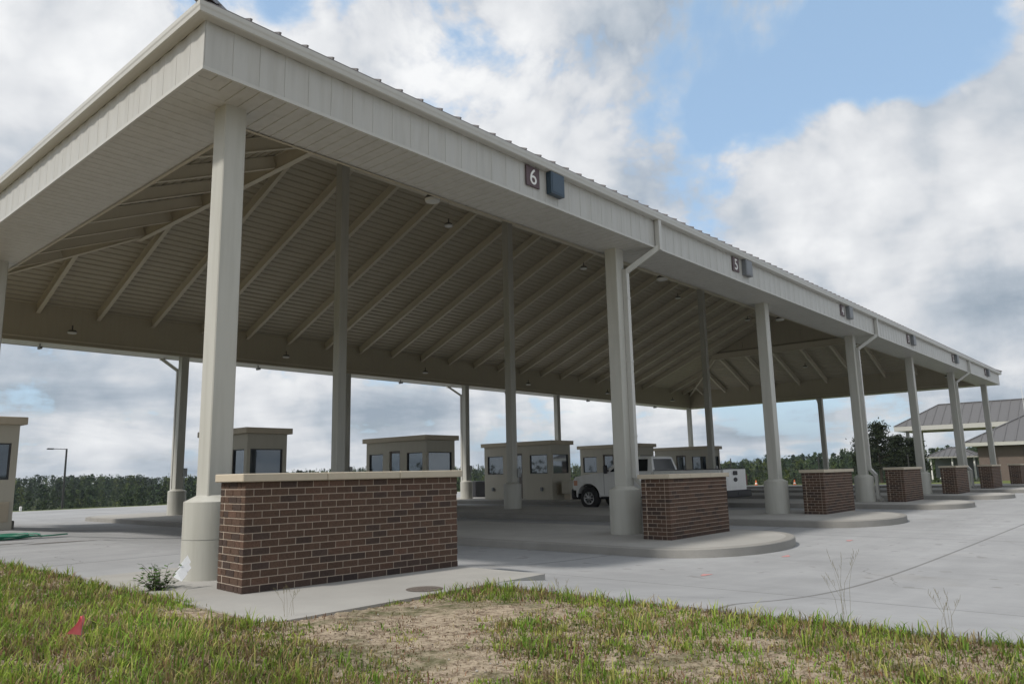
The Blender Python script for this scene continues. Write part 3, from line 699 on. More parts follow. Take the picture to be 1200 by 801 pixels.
# ------------------------------------------------------------------ pickup truck (nose towards +Y)
def truck(loc):
    T = empty('pickup_truck', loc, 'dirty white crew-cab pickup truck facing away between two islands', 'pickup truck')
    hw = 1.0; Ln = 6.5; fa, ra = 5.68, 1.36          # axles measured from the tail
    wr = .43
    def arch(yc, r, z=.46, n=14): return [(yc - r * math.cos(math.pi * k / n), z + r * math.sin(math.pi * k / n) * .98) for k in range(n + 1)]
    # front end and cab shell: side outline (y, z), extruded with a slight tumblehome
    low = [(2.74, .50)] + [(fa - .62, .50)] + arch(fa, .54)[0:] + [(6.26, .50), (6.36, .62), (6.42, .85), (6.39, 1.12), (6.28, 1.25), (5.8, 1.33), (5.3, 1.38), (5.0, 1.40), (2.74, 1.40)]
    def extr(poly, x0, x1, mb, taper=0):
        n = len(poly)
        A = [(x0, y, z) for y, z in poly]; B = [(x1, y, z) for y, z in poly]
        mb.face(A); mb.face(B[::-1])
        for i in range(n): j = (i + 1) % n; mb.face([A[i], B[i], B[j], A[j]])
    b = MB(); 
    # sides as skins with rounded shoulder: three nested extrusions
    extr(low, -hw + .05, hw - .05, b)
    for s in (-1, 1):
        side = [(y, z if z < 1.3 else z - .05) for y, z in low]
        x0, x1 = (-hw, -hw + .06) if s < 0 else (hw - .06, hw); extr(side, x0, x1, b)
    # bonnet bulge
    b.mesh([(-.6, 5.05, 1.39), (.6, 5.05, 1.39), (.55, 6.25, 1.26), (-.55, 6.25, 1.26), (-.5, 5.1, 1.44), (.5, 5.1, 1.44), (.45, 6.15, 1.33), (-.45, 6.15, 1.33)], [(4, 5, 6, 7), (0, 4, 7, 3), (1, 2, 6, 5), (3, 7, 6, 2), (0, 1, 5, 4)])
    b.build('body', M['truck'], T, weld=False)
    # cab greenhouse
    c = MB(); zb, zr = 1.38, 1.97
    bot = [(-.93, 2.78), (.93, 2.78), (.93, 5.0), (-.93, 5.0)]; top = [(-.76, 2.92), (.76, 2.92), (.76, 4.25), (-.76, 4.25)]
    B_ = [Vector((x, y, zb)) for x, y in bot]; T_ = [Vector((x, y, zr - .05)) for x, y in top]; T2 = [Vector((x * .9, 3.58 + (y - 3.58) * .92, zr)) for x, y in top]
    for i in range(4):
        j = (i + 1) % 4; c.face([B_[i], B_[j], T_[j], T_[i]]); c.face([T_[i], T_[j], T2[j], T2[i]])
    c.face(T2); c.build('cab_roof', M['truck'], T)
    def inset(quad, n, a0, a1, b0, b1, name, mat=None):
        # quad: bottom-left, bottom-right, top-right, top-left
        Q = [Vector(q) for q in quad]; n = Vector(n).normalized() * .008
        P = lambda u, v: (Q[0] * (1 - u) + Q[1] * u) * (1 - v) + (Q[3] * (1 - u) + Q[2] * u) * v + n
        m = MB(); m.face([P(a0, b0), P(a1, b0), P(a1, b1), P(a0, b1)]); m.build(name, mat or M['carglass'], T)
    inset([B_[3], B_[0], T_[0], T_[3]], (-1, 0, .3), .12, .50, .08, .90, 'side_window'); inset([B_[3], B_[0], T_[0], T_[3]], (-1, 0, .3), .54, .90, .08, .90, 'side_window')
    inset([B_[1], B_[2], T_[2], T_[1]], (1, 0, .3), .10, .46, .08, .90, 'side_window'); inset([B_[1], B_[2], T_[2], T_[1]], (1, 0, .3), .50, .88, .08, .90, 'side_window')
    inset([B_[0], B_[1], T_[1], T_[0]], (0, -1, .3), .08, .92, .14, .90, 'rear_window'); inset([B_[2], B_[3], T_[3], T_[2]], (0, 1, .6), .05, .95, .06, .94, 'windshield')
    # bed
    d = MB(); bedlow = [(.10, .56)] + [(ra - .60, .56)] + arch(ra, .50, .50) + [(2.70, .56), (2.70, 1.42), (.10, 1.42)]
    for x0, x1 in ((-hw, -hw + .09), (hw - .09, hw)): extr(bedlow, x0, x1, d)
    d.box(-hw + .09, hw - .09, .10, 2.70, .80, .85); d.box(-hw + .09, hw - .09, 2.64, 2.70, .80, 1.41)
    d.build('bed', M['truck'], T)
    d = MB(); d.box(-hw - .004, -hw + .10, .06, 2.72, 1.42, 1.45); d.box(hw - .10, hw + .004, .06, 2.72, 1.42, 1.45); d.box(-.9, .9, .015, .10, 1.43, 1.455); d.build('bed_rail', M['dark'], T)
    g = MB(); g.bbox(-.89, .89, .02, .095, .66, 1.425, .012); g.bbox(-.62, .62, .008, .02, .80, 1.20, .004); tg = g.build('tailgate', M['truck'], T)
    m = MB(); m.bbox(-.15, .15, -.02, .008, 1.22, 1.36, .01); m.build('tailgate_handle', M['dark'], tg)
    m = MB(); vs = [(.15 * math.cos(a), -.004, 1.06 + .075 * math.sin(a)) for a in np.linspace(0, 2 * math.pi, 21)[:-1]]; m.face(vs); m.face([(v[0], .008, v[2]) for v in vs]); [m.face([vs[k], vs[(k + 1) % 20], (vs[(k + 1) % 20][0], .008, vs[(k + 1) % 20][2]), (vs[k][0], .008, vs[k][2])]) for k in range(20)]; m.build('badge', M['dark'], tg)
    for s in (-1, 1):
        m = MB(); m.bbox(s * .94 - .045, s * .94 + .045, .012, .098, .84, 1.24, .012); m.build('tail_light', M['red'], T)
        m = MB(); m.bbox(s * .86 - .13, s * .86 + .13, 6.25, 6.38, .88, 1.16, .03); h_ = m.build('headlight', M['lens'], T)
        m = MB(); m.bbox(s * .965 - .04, s * .965 + .04, 6.18, 6.385, .90, 1.12, .02); m.build('turn_lamp', M['amber'], h_)
        m = MB(); m.bbox(s * 1.14 - .09, s * 1.14 + .09, 4.68, 4.80, 1.36, 1.68, .03); m.box(min(s * .94, s * 1.1), max(s * .94, s * 1.1), 4.71, 4.76, 1.44, 1.50); m.build('mirror', M['dark'], T)
        for yy in (3.0, 3.95): m = MB(); m.bbox(s * 1.005 - .015, s * 1.005 + .015, yy, yy + .2, 1.16, 1.2, .006); m.build('door_handle', M['dark'], T)
        m = MB()
        for yy in (2.78, 3.8, 4.92): m.box(s * (hw + .001) - .002, s * (hw + .001) + .002, yy - .006, yy + .006, .56, 1.36)
        m.build('door_gap', M['dark'], T)
    m = MB(); m.bbox(-.98, .98, -.13, .03, .46, .70, .03); m.bbox(-.15, .15, -.14, -.12, .52, .66, .005); m.build('rear_bumper', M['dark'], T)
    m = MB(); m.bbox(-1.0, 1.0, 6.20, 6.54, .38, .80, .06); m.build('front_bumper', M['dark'], T)
    m = MB(); m.bbox(-.66, .66, 6.36, 6.45, .82, 1.16, .02); m.build('grille', M['dark'], T)
    m = MB(); m.box(-.45, .45, .4, 6.0, .42, .56); m.box(-.8, .8, ra - .07, ra + .07, .36, .5); m.box(-.8, .8, fa - .07, fa + .07, .36, .5)
    for s in (-1, 1):
        for yc in (fa, ra): m.box(s * .62 - .25, s * .62 + .25, yc - .5, yc + .5, .9, .96)
    m.build('chassis', M['dark'], T)
    for yc in (fa, ra):
        for s in (-1, 1):
            w = MB(); n = 36; prof = [(.25, .0), (.25, .02), (.38, .01), (.42, .03), (.435, .06), (.435, .22), (.42, .25), (.30, .27)]
            w.sm = True
            for (r0, d0), (r1, d1) in zip(prof, prof[1:]):
                for k in range(n):
                    a0, a1 = 2 * math.pi * k / n, 2 * math.pi * (k + 1) / n; xx = lambda d_: s * (hw - .02 - d_)
                    w.face([(xx(d0), yc + r0 * math.cos(a0), wr + r0 * math.sin(a0)), (xx(d0), yc + r0 * math.cos(a1), wr + r0 * math.sin(a1)), (xx(d1), yc + r1 * math.cos(a1), wr + r1 * math.sin(a1)), (xx(d1), yc + r1 * math.cos(a0), wr + r1 * math.sin(a0))])
            wo = w.build('wheel', M['tyre'], T)
            q = MB()
            for k in range(8):
                a = 2 * math.pi * k / 8; c_, s_ = math.cos(a), math.sin(a); p0 = Vector((s * (hw - .03), yc + .05 * c_, wr + .05 * s_)); p1 = Vector((s * (hw - .045), yc + .235 * c_, wr + .235 * s_)); q.beam(p0, p1, .05, .03, (s, 0, 0))
            for rr0, rr1, dd0, dd1 in ((.20, .245, .03, .02), (.20, .20, .03, .12), (0, .07, .01, .02), (.07, .08, .02, .05)):
                for k in range(24):
                    a0, a1 = 2 * math.pi * k / 24, 2 * math.pi * (k + 1) / 24; xx = lambda d_: s * (hw - d_)
                    q.face([(xx(dd0), yc + rr0 * math.cos(a0), wr + rr0 * math.sin(a0)), (xx(dd0), yc + rr0 * math.cos(a1), wr + rr0 * math.sin(a1)), (xx(dd1), yc + rr1 * math.cos(a1), wr + rr1 * math.sin(a1)), (xx(dd1), yc + rr1 * math.cos(a0), wr + rr1 * math.sin(a0))])
            q.build('rim', M['rim'], wo)
            q = MB(); q.cyl((0, 0), .2, 0, .02, 20); q.v = [(s * (hw - .13) + v[2], yc + v[0], wr + v[1]) for v in q.v]; q.build('brake_disc', M['dark'], wo)
    return T
truck((25.45, 12.0, -.28))

# ------------------------------------------------------------------ small things
r = MB(); pts = []
for k in range(260):
    t = k / 260; a = t * 2 * math.pi * 4.3; rr = .62 + .16 * math.sin(a * .37 + 1) + .1 * t; pts.append((math.cos(a) * rr * 1.25, math.sin(a) * rr * .85, .02 + .012 * (k // 60) + .01 * math.sin(a * 2.3)))
pts += [(.9 + .1 * k, -.2 - .12 * math.sin(k * .5), .02) for k in range(10)]
r.tube([(p[0] + 5.15, p[1] + 19.4, p[2] + .005) for p in pts], .017, 6); o = r.build('garden_hose', M['hose'], None, (5.15, 19.4, 0)); tag(o, 'coiled green hose lying on the concrete beside the left booth', 'hose'); o.scale = (.75, .75, 1)
fl = empty('marker_flag', (2.02, 5.62, 0.03), 'small pink marker flag on a wire stake in the grass at lower left', 'flag')
m = MB(); m.tube([(0, 0, -.05), (.005, .01, .2), (.02, .03, .36)], .0025, 6); m.build('wire', M['steel'], fl)
m = MB(); m.sm = True; nu, nv = 8, 6
G = [[(.02 - (.04 + .10 * v / nv) * u / nu + .012 * math.sin(v * .9), .03 + .022 * math.sin(u * 1.1 + v * .5) * (u / nu) - .03 * u / nu, .36 - (.13 + .05 * (1 - u / nu)) * v / nv - .012 * u / nu) for v in range(nv + 1)] for u in range(nu + 1)]
for u in range(nu):
    for v in range(nv): m.face([G[u][v], G[u + 1][v], G[u + 1][v + 1], G[u][v + 1]])
m.build('flag', M['pink'], fl); fl.scale = (.72, .72, .72)
m = MB(); rs = random.Random(3)
for q in range(3):
    c = Vector((3.93 + .03 * q, 8.25 + .02 * q, .09 + .05 * q)); a = Vector((rs.uniform(.05, .1), .0, rs.uniform(.04, .10))); b = Vector((-.03, .04, rs.uniform(.08, .12)))
    m.face([c, c + a, c + a + b * .8, c + b]); m.face([c, c + b, c + b - a * .4 + Vector((0, .04, -.02))])
tag(m.build('paper_scrap', M['paper'], None, (3.95, 8.25, 0)), 'crumpled white paper caught on the weed beside the near column', 'litter')

# lamp post far behind on the left
def pt(az, D): return (D * math.sin(az), D * math.cos(az))
az = .85 + math.atan((65 - 600) / 882.7) + .012
x_, y_ = pt(az, 95); zt0 = float(terrain(x_, y_))
lp = empty('street_lamp', (x_, y_, zt0), 'dark street lamp with a single short arm standing beyond the lot at left', 'street lamp')
hh = 4.85 - zt0
m = MB(); m.cyl((0, 0), .14, -.1, hh, 12, r1=.09); m.cyl((0, 0), .28, -.1, .25, 12); m.build('pole', M['frame'], lp)
m = MB(); m.beam((0, 0, hh - .05), (-1.3, .4, hh), .07, .07); m.build('arm', M['frame'], lp)
m = MB(); m.bbox(-1.75, -1.15, .25, .6, hh - .08, hh + .06, .02); m.build('lamp_head', M['frame'], lp)

sp_ = empty('road_sign', (36.9, 34.4, -.30), 'back of a grey road sign on a thin post beyond the booths', 'road sign')
m = MB(); m.beam((0, 0, -.1), (0, 0, 2.05), .05, .05, (0, 1, 0)); m.build('post', M['steel'], sp_)
m = MB(); m.bbox(-.20, .20, -.03, -.026, 1.5, 2.05, .001); m.box(-.17, .17, -.026, 0, 1.6, 1.64); m.build('sign_plate', M['steel'], sp_)
eb = empty('utility_cabinet', (35.6, 34.6, -.32), 'dark utility cabinet on the grass edge behind the booths', 'cabinet')
m = MB(); m.bbox(-.45, .45, -.35, .35, .0, 1.05, .03); m.build('cabinet_body', M['dark'], eb); m = MB(); m.box(-.5, .5, -.4, .4, -.1, .0); m.build('plinth', M['kerb'], eb)
wp = MB(); wp.bbox(11.95, 12.05, 42.0, 42.1, -.1, .12, .02); tag(wp.build('marker_post', M['white'], None, (12.0, 42.05, 0)), 'short white marker post at the far left edge of the lot', 'marker post')
# cones
def cone():
    r = empty('traffic_cone', (0, 0, 0)); m = MB(); m.cyl((0, 0), .17, .03, .72, 20, r1=.03); m.build('cone_body', M['orange'], r)
    m = MB(); m.bbox(-.2, .2, -.2, .2, 0, .035, .008); m.build('base', M['orange'], r); m = MB(); m.cyl((0, 0), .128, .25, .40, 20, r1=.096, cap=False); m.build('reflective_band', M['white'], r); return r
c0 = cone()
for k, (x_, y_, lb) in enumerate([(62.4, 27.6, 'orange traffic cone on the grass right of the pickup tailgate'), (61.6, 24.0, 'orange traffic cone on the grass between a column and the third brick wall'), (67.8, 13.7, 'orange traffic cone between the two farthest brick walls')]):
    o = c0 if k == 0 else copy_tree(c0); o.scale = (.8, .8, .7); o.location = (x_, y_, float(terrain(x_, y_)) + .0); tag(o, lb, 'traffic cone', 'orange cones beyond the canopy')

# black mesh fence with tall posts
fe = empty('mesh_fence', (66, 30, -.4), 'black mesh fence with tall dark posts on the grass behind the canopy', 'fence')
P0 = Vector((58.5, 40.5)); P1 = Vector((74.0, 18.5)); nfp = 8
for k in range(nfp):
    p = P0.lerp(P1, k / (nfp - 1)); z = float(terrain(p.x, p.y)); m = MB(); m.cyl((p.x, p.y), .05, z - .1, 2.1 if k % 2 else 1.2, 8); m.build('post', M['frame'], fe, (66, 30, -.4))
m = MB()
for zz in (1.0, .2): m.beam((P0.x, P0.y, zz), (P1.x, P1.y, zz), .02, .02)
m.build('rail', M['frame'], fe, (66, 30, -.4))
m = MB()
for k in range(160):
    p = P0.lerp(P1, k / 159); m.beam((p.x, p.y, -1.0), (p.x, p.y, 1.0), .012, .012, (0, 1, 0))
m.build('mesh', M['frame'], fe, (66, 30, -.4))

# ------------------------------------------------------------------ buildings at the right
def hip_roof(mb, x0, x1, y0, y1, z0, z1, seam=None, run=None):
    """ridge along Y"""
    run = run or (x1 - x0) / 2; xm = (x0 + x1) / 2
    A = [(x0, y0, z0), (x1, y0, z0), (x1, y1, z0), (x0, y1, z0)]; r0 = (xm, y0 + run, z1); r1 = (xm, y1 - run, z1)
    mb.face([A[0], A[1], r0]); mb.face([A[1], A[2], r1, r0]); mb.face([A[2], A[3], r1]); mb.face([A[3], A[0], r0, r1])
    if seam:
        y = y0 + seam / 2
        while y < y1:
            f = min(1, (y - y0) / run, (y1 - y) / run)
            for xe in (x0, x1): seam_ = seam; mb_s.beam((xe, y, z0 + .03), (xe + (xm - xe) * f, y, z0 + (z1 - z0) * f + .03), .09, .07)
            y += seam
        x = x0 + seam / 2
        while x < x1:
            f = min((x - x0), (x1 - x)) / (xm - x0)
            for ye, s in ((y0, 1), (y1, -1)): mb_s.beam((x, ye, z0 + .03), (x, ye + s * run * f, z0 + (z1 - z0) * f + .03), .09, .07)
            x += seam
        for e in A:
            rr = r0 if e[1] == y0 else r1; mb_s.beam(Vector(e) + Vector((0, 0, .04)), Vector(rr) + Vector((0, 0, .04)), .16, .09)
        mb_s.beam((r0[0], r0[1], r0[2] + .05), (r1[0], r1[1], r1[2] + .05), .2, .1)
def roof_on(parent, org, x0, x1, y0, y1, z0, z1, seam, run=None, fh=.35):
    global mb_s
    mb = MB(); mb_s = MB(); hip_roof(mb, x0, x1, y0, y1, z0, z1, seam, run); ro = mb.build('roof', M['roof_far'], parent, org); mb_s.build('seams', M['roof_far'], ro, org)
    m = sweep([(-.8, z0 - fh), (0, z0 - fh), (.03, z0 - .02), (-.1, z0 - .005)], (x0, x1, y0, y1)); m.build('eave', M['trim'], parent, org)
    m = MB(); m.face([(x0 + .1, y0 + .1, z0 - fh + .02), (x1 - .1, y0 + .1, z0 - fh + .02), (x1 - .1, y1 - .1, z0 - fh + .02), (x0 + .1, y1 - .1, z0 - fh + .02)]); m.build('ceiling', M['deck'], parent, org)
# brick office building
org = (86, 2, -.4); ob_ = empty('brick_building', org, 'brown brick building with a low metal hip roof at the right edge', 'building')
X0b, X1b, Y0b, Y1b = 86, 94, -20, 15.2; zw = 2.75
m = MB(); m.box(X0b, X1b, Y0b, Y1b, -.6, zw); m.build('wall', M['block'], ob_, org)
roof_on(ob_, org, X0b - .9, X1b + .9, Y0b - .9, Y1b + .9, zw + .42, 5.75, .95, 4.6)
for yy in (9.8, 3, -3): m = MB(); m.bbox(X0b - .05, X0b + .02, yy, yy + 1.6, 1.0, 2.5, .01); wo = m.build('window', M['glass'], ob_, org); m = MB(); [m.beam((X0b - .06, yy + a, 1.0), (X0b - .06, yy + a, 2.5), .06, .06, (0, 1, 0)) for a in (0, .8, 1.6)]; m.build('frame', M['frame'], wo, org)
m = MB(); m.tube([(84.9, 13.9, -.4), (84.9, 13.9, 3.2)], .05); m.build('downpipe', M['frame'], ob_, org)
# taller open canopy behind it
org = (100, 8, -.4); oc = empty('inspection_canopy', org, 'high open canopy with long metal roof and white posts behind the brick building', 'canopy')
roof_on(oc, org, 100, 108.6, -24, 26.2, 5.75, 8.35, .95, 4.2, .55)
for yy in (25.0, 14.5, 5, -5):
    for xx in (101.0, 107.6):
        m = MB(); m.bbox(xx - .17, xx + .17, yy - .17, yy + .17, -.6, 5.3, .02); m.build('post', M['trim'], oc, org)
# small pavilion
org = (114.5, 22.9, -.5); ok = empty('small_pavilion', org, 'small pavilion with hip roof and white posts seen between the far brick walls', 'pavilion')
roof_on(ok, org, 112, 117.5, 19.9, 25.9, 2.15, 3.3, .6, 2.4, .18)
for yy in (20.4, 22.9, 25.4):
    for xx in (112.5, 117): m = MB(); m.bbox(xx - .09, xx + .09, yy - .09, yy + .09, -.8, 2.0, .01); m.build('post', M['white'], ok, org)
m = MB(); m.box(114.6, 114.7, 20.4, 25.4, -.6, 1.9); m.build('screen', M['greybox'], ok, org)
am = MB(); am.cyl((0, 0), .05, 0, 9.2, 8, r1=.02); am.v = [(v[0] + 96, v[1] + 12.2, v[2]) for v in am.v]; tag(am.build('antenna_mast', M['white'], None, (96, 12.2, 0)), 'thin white antenna mast rising behind the brick building roof', 'antenna')

# ------------------------------------------------------------------ trees
def leaf_cloud(cent, size, n, rs, flat=.6):
    """n random quads round centres; returns V (n*4,3)"""
    d = rs.normal(size=(n, 3)); d /= np.linalg.norm(d, axis=1)[:, None]; d2 = rs.normal(size=(n, 3)); a = np.cross(d, d2); a /= np.linalg.norm(a, axis=1)[:, None]; b = np.cross(d, a)
    s = size[:, None] * (.6 + .8 * rs.random((n, 1))); a = a * s; b = b * s * flat
    return np.stack([cent - a - b * .3, cent - b, cent + a + b * .2, cent + b], 1).reshape(-1, 3)
def forest(name, spots, label, nl=200):
    Vs = []; Cs = []
    for (x, y, z, h, w, kind) in spots:
        n = nl if h < 14 else int(nl * 1.4); t = rng.random(n) ** .8
        if kind == 0:   # pine: tapered crown with ragged tiers
            zz = .25 + .75 * t; rr = w * (1.05 - zz) ** .75 * (.45 + .7 * rng.random(n)); zz = zz * 1.0 - .12
        else:           # broadleaf lobes
            zz = .12 + .88 * t; rr = w * np.sqrt(np.clip(1 - ((zz - .55) / .5) ** 2, .05, 1)) * (.5 + .55 * rng.random(n))
        th = rng.random(n) * 6.283; c = np.stack([x + rr * np.cos(th), y + rr * np.sin(th), z + h * zz], 1)
        sz = np.full(n, .055 * w + .07); big = rng.random(n) < .22; sz[big] *= 2.6; c[big, 0] = x + (c[big, 0] - x) * .5; c[big, 1] = y + (c[big, 1] - y) * .5; V_ = leaf_cloud(c, sz * (.55 if h < 5 else 1), n, rng, .7); Vs.append(V_)
        base = np.array([[.045, .072, .028], [.065, .095, .030], [.036, .060, .028], [.095, .120, .034]][rng.integers(0, 4) if kind else rng.choice([0, 0, 2, 1])])
        k = (.7 + .6 * rng.random((n, 1))) * base * (.85 + .3 * rng.random()); Cs.append(np.repeat(k, 4, 0))
        # trunk sliver
    V_ = np.concatenate(Vs); C_ = np.concatenate(Cs); F_ = np.arange(len(V_)).reshape(-1, 4)
    o = npmesh(name, M['leaf'], V_, F_, C_); tag(o, label, 'forest', None, 'stuff'); return o
spots = []
def put(D0_, D1_, n, h0, h1, kp, a0=-.35, a1=1.75):
    for _ in range(n):
        a = a0 + (a1 - a0) * rng.random(); D = D0_ + (D1_ - D0_) * rng.random(); x, y = D * math.sin(a), D * math.cos(a)
        if x > 76 and y < 34 and D < 150: continue
        if x > 60 and y < 12 and D < 230: continue
        h = h0 + (h1 - h0) * rng.random(); spots.append((x, y, float(terrain(x, y)) - .3, h, h * (.20 + .12 * rng.random()), 0 if rng.random() < kp else 1))
put(150, 190, 420, 4.0, 5.6, .7); put(185, 240, 560, 6.5, 7.8, .8); put(240, 330, 900, 8.8, 10.4, .8); put(330, 470, 1100, 9.5, 10.8, .85)
forest('forest', spots, 'dense pine forest stretching across the background')
spots = []; put(470, 700, 1200, 8.5, 10, .9); put(700, 1100, 1500, 10, 12, .9)
forest('forest', spots, 'distant wooded ridge on the horizon', 60)
spots = []; put(92, 150, 300, .8, 2.6, .3, .1, 1.2)
forest('undergrowth', spots, 'light green brush growing at the edge of the forest', 150); col.objects['undergrowth']['category'] = 'brush'
# belt behind the camera side, seen in the window reflections
spots = []; put(170, 260, 300, 8, 12, .7, -1.9, -.35)
forest('forest', spots, 'pine forest beyond the left side of the site', 70)

def tree(x, y, H, w, label, seed, broad=0):
    rs = np.random.default_rng(seed); z = float(terrain(x, y)); r = empty('pine_tree', (x, y, z - .1), label, 'tree', 'dark trees right of centre')
    m = MB(); m.tube([(0, 0, 0), (.05, 0, H * .3), (-.05, .05, H * .65), (0, 0, H * .93)], .19, 8, r1=.03)
    cs = []; n = 0
    for k in range(26):
        f = .25 + .72 * k / 26; a = k * 2.4 + rs.random(); ln = w * (1.15 - f) ** .6 * (.55 + .6 * rs.random()); e = Vector((math.cos(a) * ln, math.sin(a) * ln, H * f + ln * .25))
        m.tube([(0, 0, H * f - .1), tuple(e * 1.0)], .05, 5, r1=.015)
        for q in np.linspace(.35, 1.05, 5):
            c = Vector((0, 0, H * f)) .lerp(e, q); cs.append((c.x, c.y, c.z, .30 + .25 * rs.random()))
    m.build('trunk', M['bark'], r)
    C_ = []; S_ = []
    for c in cs:
        k = 40; p = rs.normal(size=(k, 3)) * c[3] * np.array([.75, .75, .42]) + np.array(c[:3]); C_.append(p); S_.append(np.full(k, .13))
    C_ = np.concatenate(C_); S_ = np.concatenate(S_); V_ = leaf_cloud(C_, S_, len(C_), rs, .5)
    col_ = np.array([.030, .040, .020]) * (.6 + .8 * rs.random((len(C_), 1))); o = npmesh('crown', M['leaf'], V_, np.arange(len(V_)).reshape(-1, 4), np.repeat(col_, 4, 0)); o.parent = r
for k, (px, D, H, w, lb) in enumerate([(1022, 98, 6.2, 2.0, 'tallest dark pine tree standing behind the fourth column'), (1003, 102, 5.0, 1.4, 'dark pine tree at the left edge of the pine clump'), (1043, 104, 5.0, 1.5, 'dark pine tree at the right edge of the pine clump'), (1062, 100, 4.4, 1.3, 'short dark tree beside the white canopy post')]):
    a = .85 + math.atan((px - 600) / 882.7); tree(D * math.sin(a), D * math.cos(a), H + 1.0, w, lb, 50 + k)

# ------------------------------------------------------------------ grass
def inside_pave(x, y, mrg=0.0):
    ins = np.zeros(len(x), bool)
    for a, b, c, d in PAVES: ins |= (x > a + mrg) & (x < b - mrg) & (y > c + mrg) & (y < d - mrg)
    return ins
BARE = [(4.15, 6.0, .9, .45), (4.6, 4.6, 1.0, .55), (4.3, 5.1, .8, .4), (3.6, 3.9, .6, .35), (3.2, 3.3, .5, .4), (3.55, 6.3, .7, .6), (3.75, 5.2, .8, .45), (3.3, 4.4, .5, .4), (4.2, 2.4, .5, .14), (2.9, 4.9, .45, .25), (5.4, 1.6, .4, .16)]
def dens(x, y, bare=1.0):
    d = .84 + .46 * nz(x, y, 1.9, 3.) + .32 * nz(x, y, 5.3, 7.)
    for bx, by, rr, am in BARE: d -= bare * am * 1.9 * np.exp(-((x - bx) ** 2 + (y - by) ** 2) / (rr * .68) ** 2)
    lush = np.clip((3.3 - x) / .9, 0, 1) * np.clip((y - 3.2) / 1.2, 0, 1) + np.clip((3.9 - x) / .3, 0, 1) * np.clip((y - 7.2) / .8, 0, 1); d += np.clip(lush, 0, 1) * .75
    edge = np.exp(-((np.minimum(np.abs(x - 6.02), 9)) / .5) ** 2) * (y < 5.8) + np.exp(-((y - 5.5) / .35) ** 2) * (x > 5) * (x < 7.2); d += .45 * edge
    return np.clip(d, 0, 1.3)
def grass(nt_, seed, hmin, hmax, per, cols, name, label, spread=.035, wid=.0032, thin=1.0, bare=1.0):
    rs = np.random.default_rng(seed)
    a = .85 + (rs.random(nt_) - .5) * 1.5; r = 2.0 + 15.5 * rs.random(nt_) ** 1.35; x = r * np.sin(a); y = r * np.cos(a)
    x = np.concatenate([x]); k = ~inside_pave(x, y, .10) & (rs.random(len(x)) < dens(x, y, bare) * thin) & (x < 6.2) & (y > -.5) & ((y < 5.9) | (x < 3.9))
    x, y = x[k], y[k]; lush = np.clip(dens(x, y), .45, 1.25); n = len(x); kk = per
    X = np.repeat(x, kk) + rs.normal(size=n * kk) * spread; Y = np.repeat(y, kk) + rs.normal(size=n * kk) * spread; m = len(X)
    Z = terrain(X, Y) - .004; tuft = .55 + .9 * rs.random(n) ** 1.5; h = (hmin + (hmax - hmin) * rs.random(m) ** 1.6) * np.repeat(tuft, kk) * np.repeat(lush, kk); th = rs.random(m) * 6.283; lean = (.15 + .8 * rs.random(m)) * h
    dx, dy = np.cos(th), np.sin(th); px, py = -dy, dx; w = wid * (.6 + .8 * rs.random(m)) * (1 + .06 * np.hypot(X, Y))
    B = np.stack([X, Y, Z], 1); m1 = B + np.stack([dx * lean * .35, dy * lean * .35, h * .62], 1); t = B + np.stack([dx * lean, dy * lean, h * (1.0 - .25 * rs.random(m))], 1); p = np.stack([px, py, np.zeros(m)], 1) * w[:, None]
    V_ = np.stack([B - p, B + p, m1 + p * .8, m1 - p * .8, t], 1).reshape(-1, 3); b = np.arange(m) * 5
    F_ = np.concatenate([np.stack([b, b + 1, b + 2], 1), np.stack([b, b + 2, b + 3], 1), np.stack([b + 3, b + 2, b + 4], 1)])
    ci = np.array(cols)[rs.integers(0, len(cols), n)]; mixn = nz(x, y, .9, 11.)[:, None]; C_ = np.repeat(ci * (1 + .25 * mixn), kk, 0) * (.7 + .6 * rs.random((m, 1))); C_ = np.clip(np.repeat(C_, 5, 0), .004, 1)
    o = npmesh(name, M['grass'], V_, F_, C_); tag(o, label, 'grass', None, 'stuff'); return o
GR = [(.20, .33, .04), (.30, .38, .06), (.16, .28, .035), (.42, .42, .12), (.26, .36, .05), (.34, .28, .11)]
DR = [(.36, .29, .16), (.25, .19, .11), (.18, .12, .07), (.28, .15, .09), (.20, .19, .07)]
grass(16000, 5, .018, .11, 12, GR, 'grass', 'patchy green grass growing in the foreground soil')
grass(22000, 6, .015, .08, 8, DR, 'dry_grass', 'dead straw and dry grass scattered over the bare soil', .06, .0026, .9, .35)
grass(22000, 16, .008, .035, 8, [(.11, .16, .03), (.16, .17, .05), (.09, .13, .03)], 'ground_cover', 'low creeping ground cover between the grass tufts', .05, .0045, .8)
# pebbles and dead leaf litter on the bare soil
rs_ = np.random.default_rng(77); n_ = 9000; a_ = .85 + (rs_.random(n_) - .5) * 1.4; r_ = 2.2 + 9 * rs_.random(n_) ** 1.2; x_ = r_ * np.sin(a_); y_ = r_ * np.cos(a_)
k_ = ~inside_pave(x_, y_, .02) & (x_ < 6.2) & (y_ < 12); x_, y_ = x_[k_], y_[k_]; n_ = len(x_); s_r = .0025 + .009 * rs_.random(n_) ** 4
c_ = np.stack([x_, y_, terrain(x_, y_) + s_r * .3], 1); oc_ = np.array([[1, 0, 0], [0, 1, 0], [-1, 0, 0], [0, -1, 0], [0, 0, .7], [0, 0, -.7]]); V_ = (c_[:, None, :] + oc_[None] * s_r[:, None, None] * (.7 + .6 * rs_.random((n_, 6, 1)))).reshape(-1, 3)
F_ = (np.arange(n_)[:, None, None] * 6 + np.array([[0, 1, 4], [1, 2, 4], [2, 3, 4], [3, 0, 4], [1, 0, 5], [2, 1, 5], [3, 2, 5], [0, 3, 5]])[None]).reshape(-1, 3)
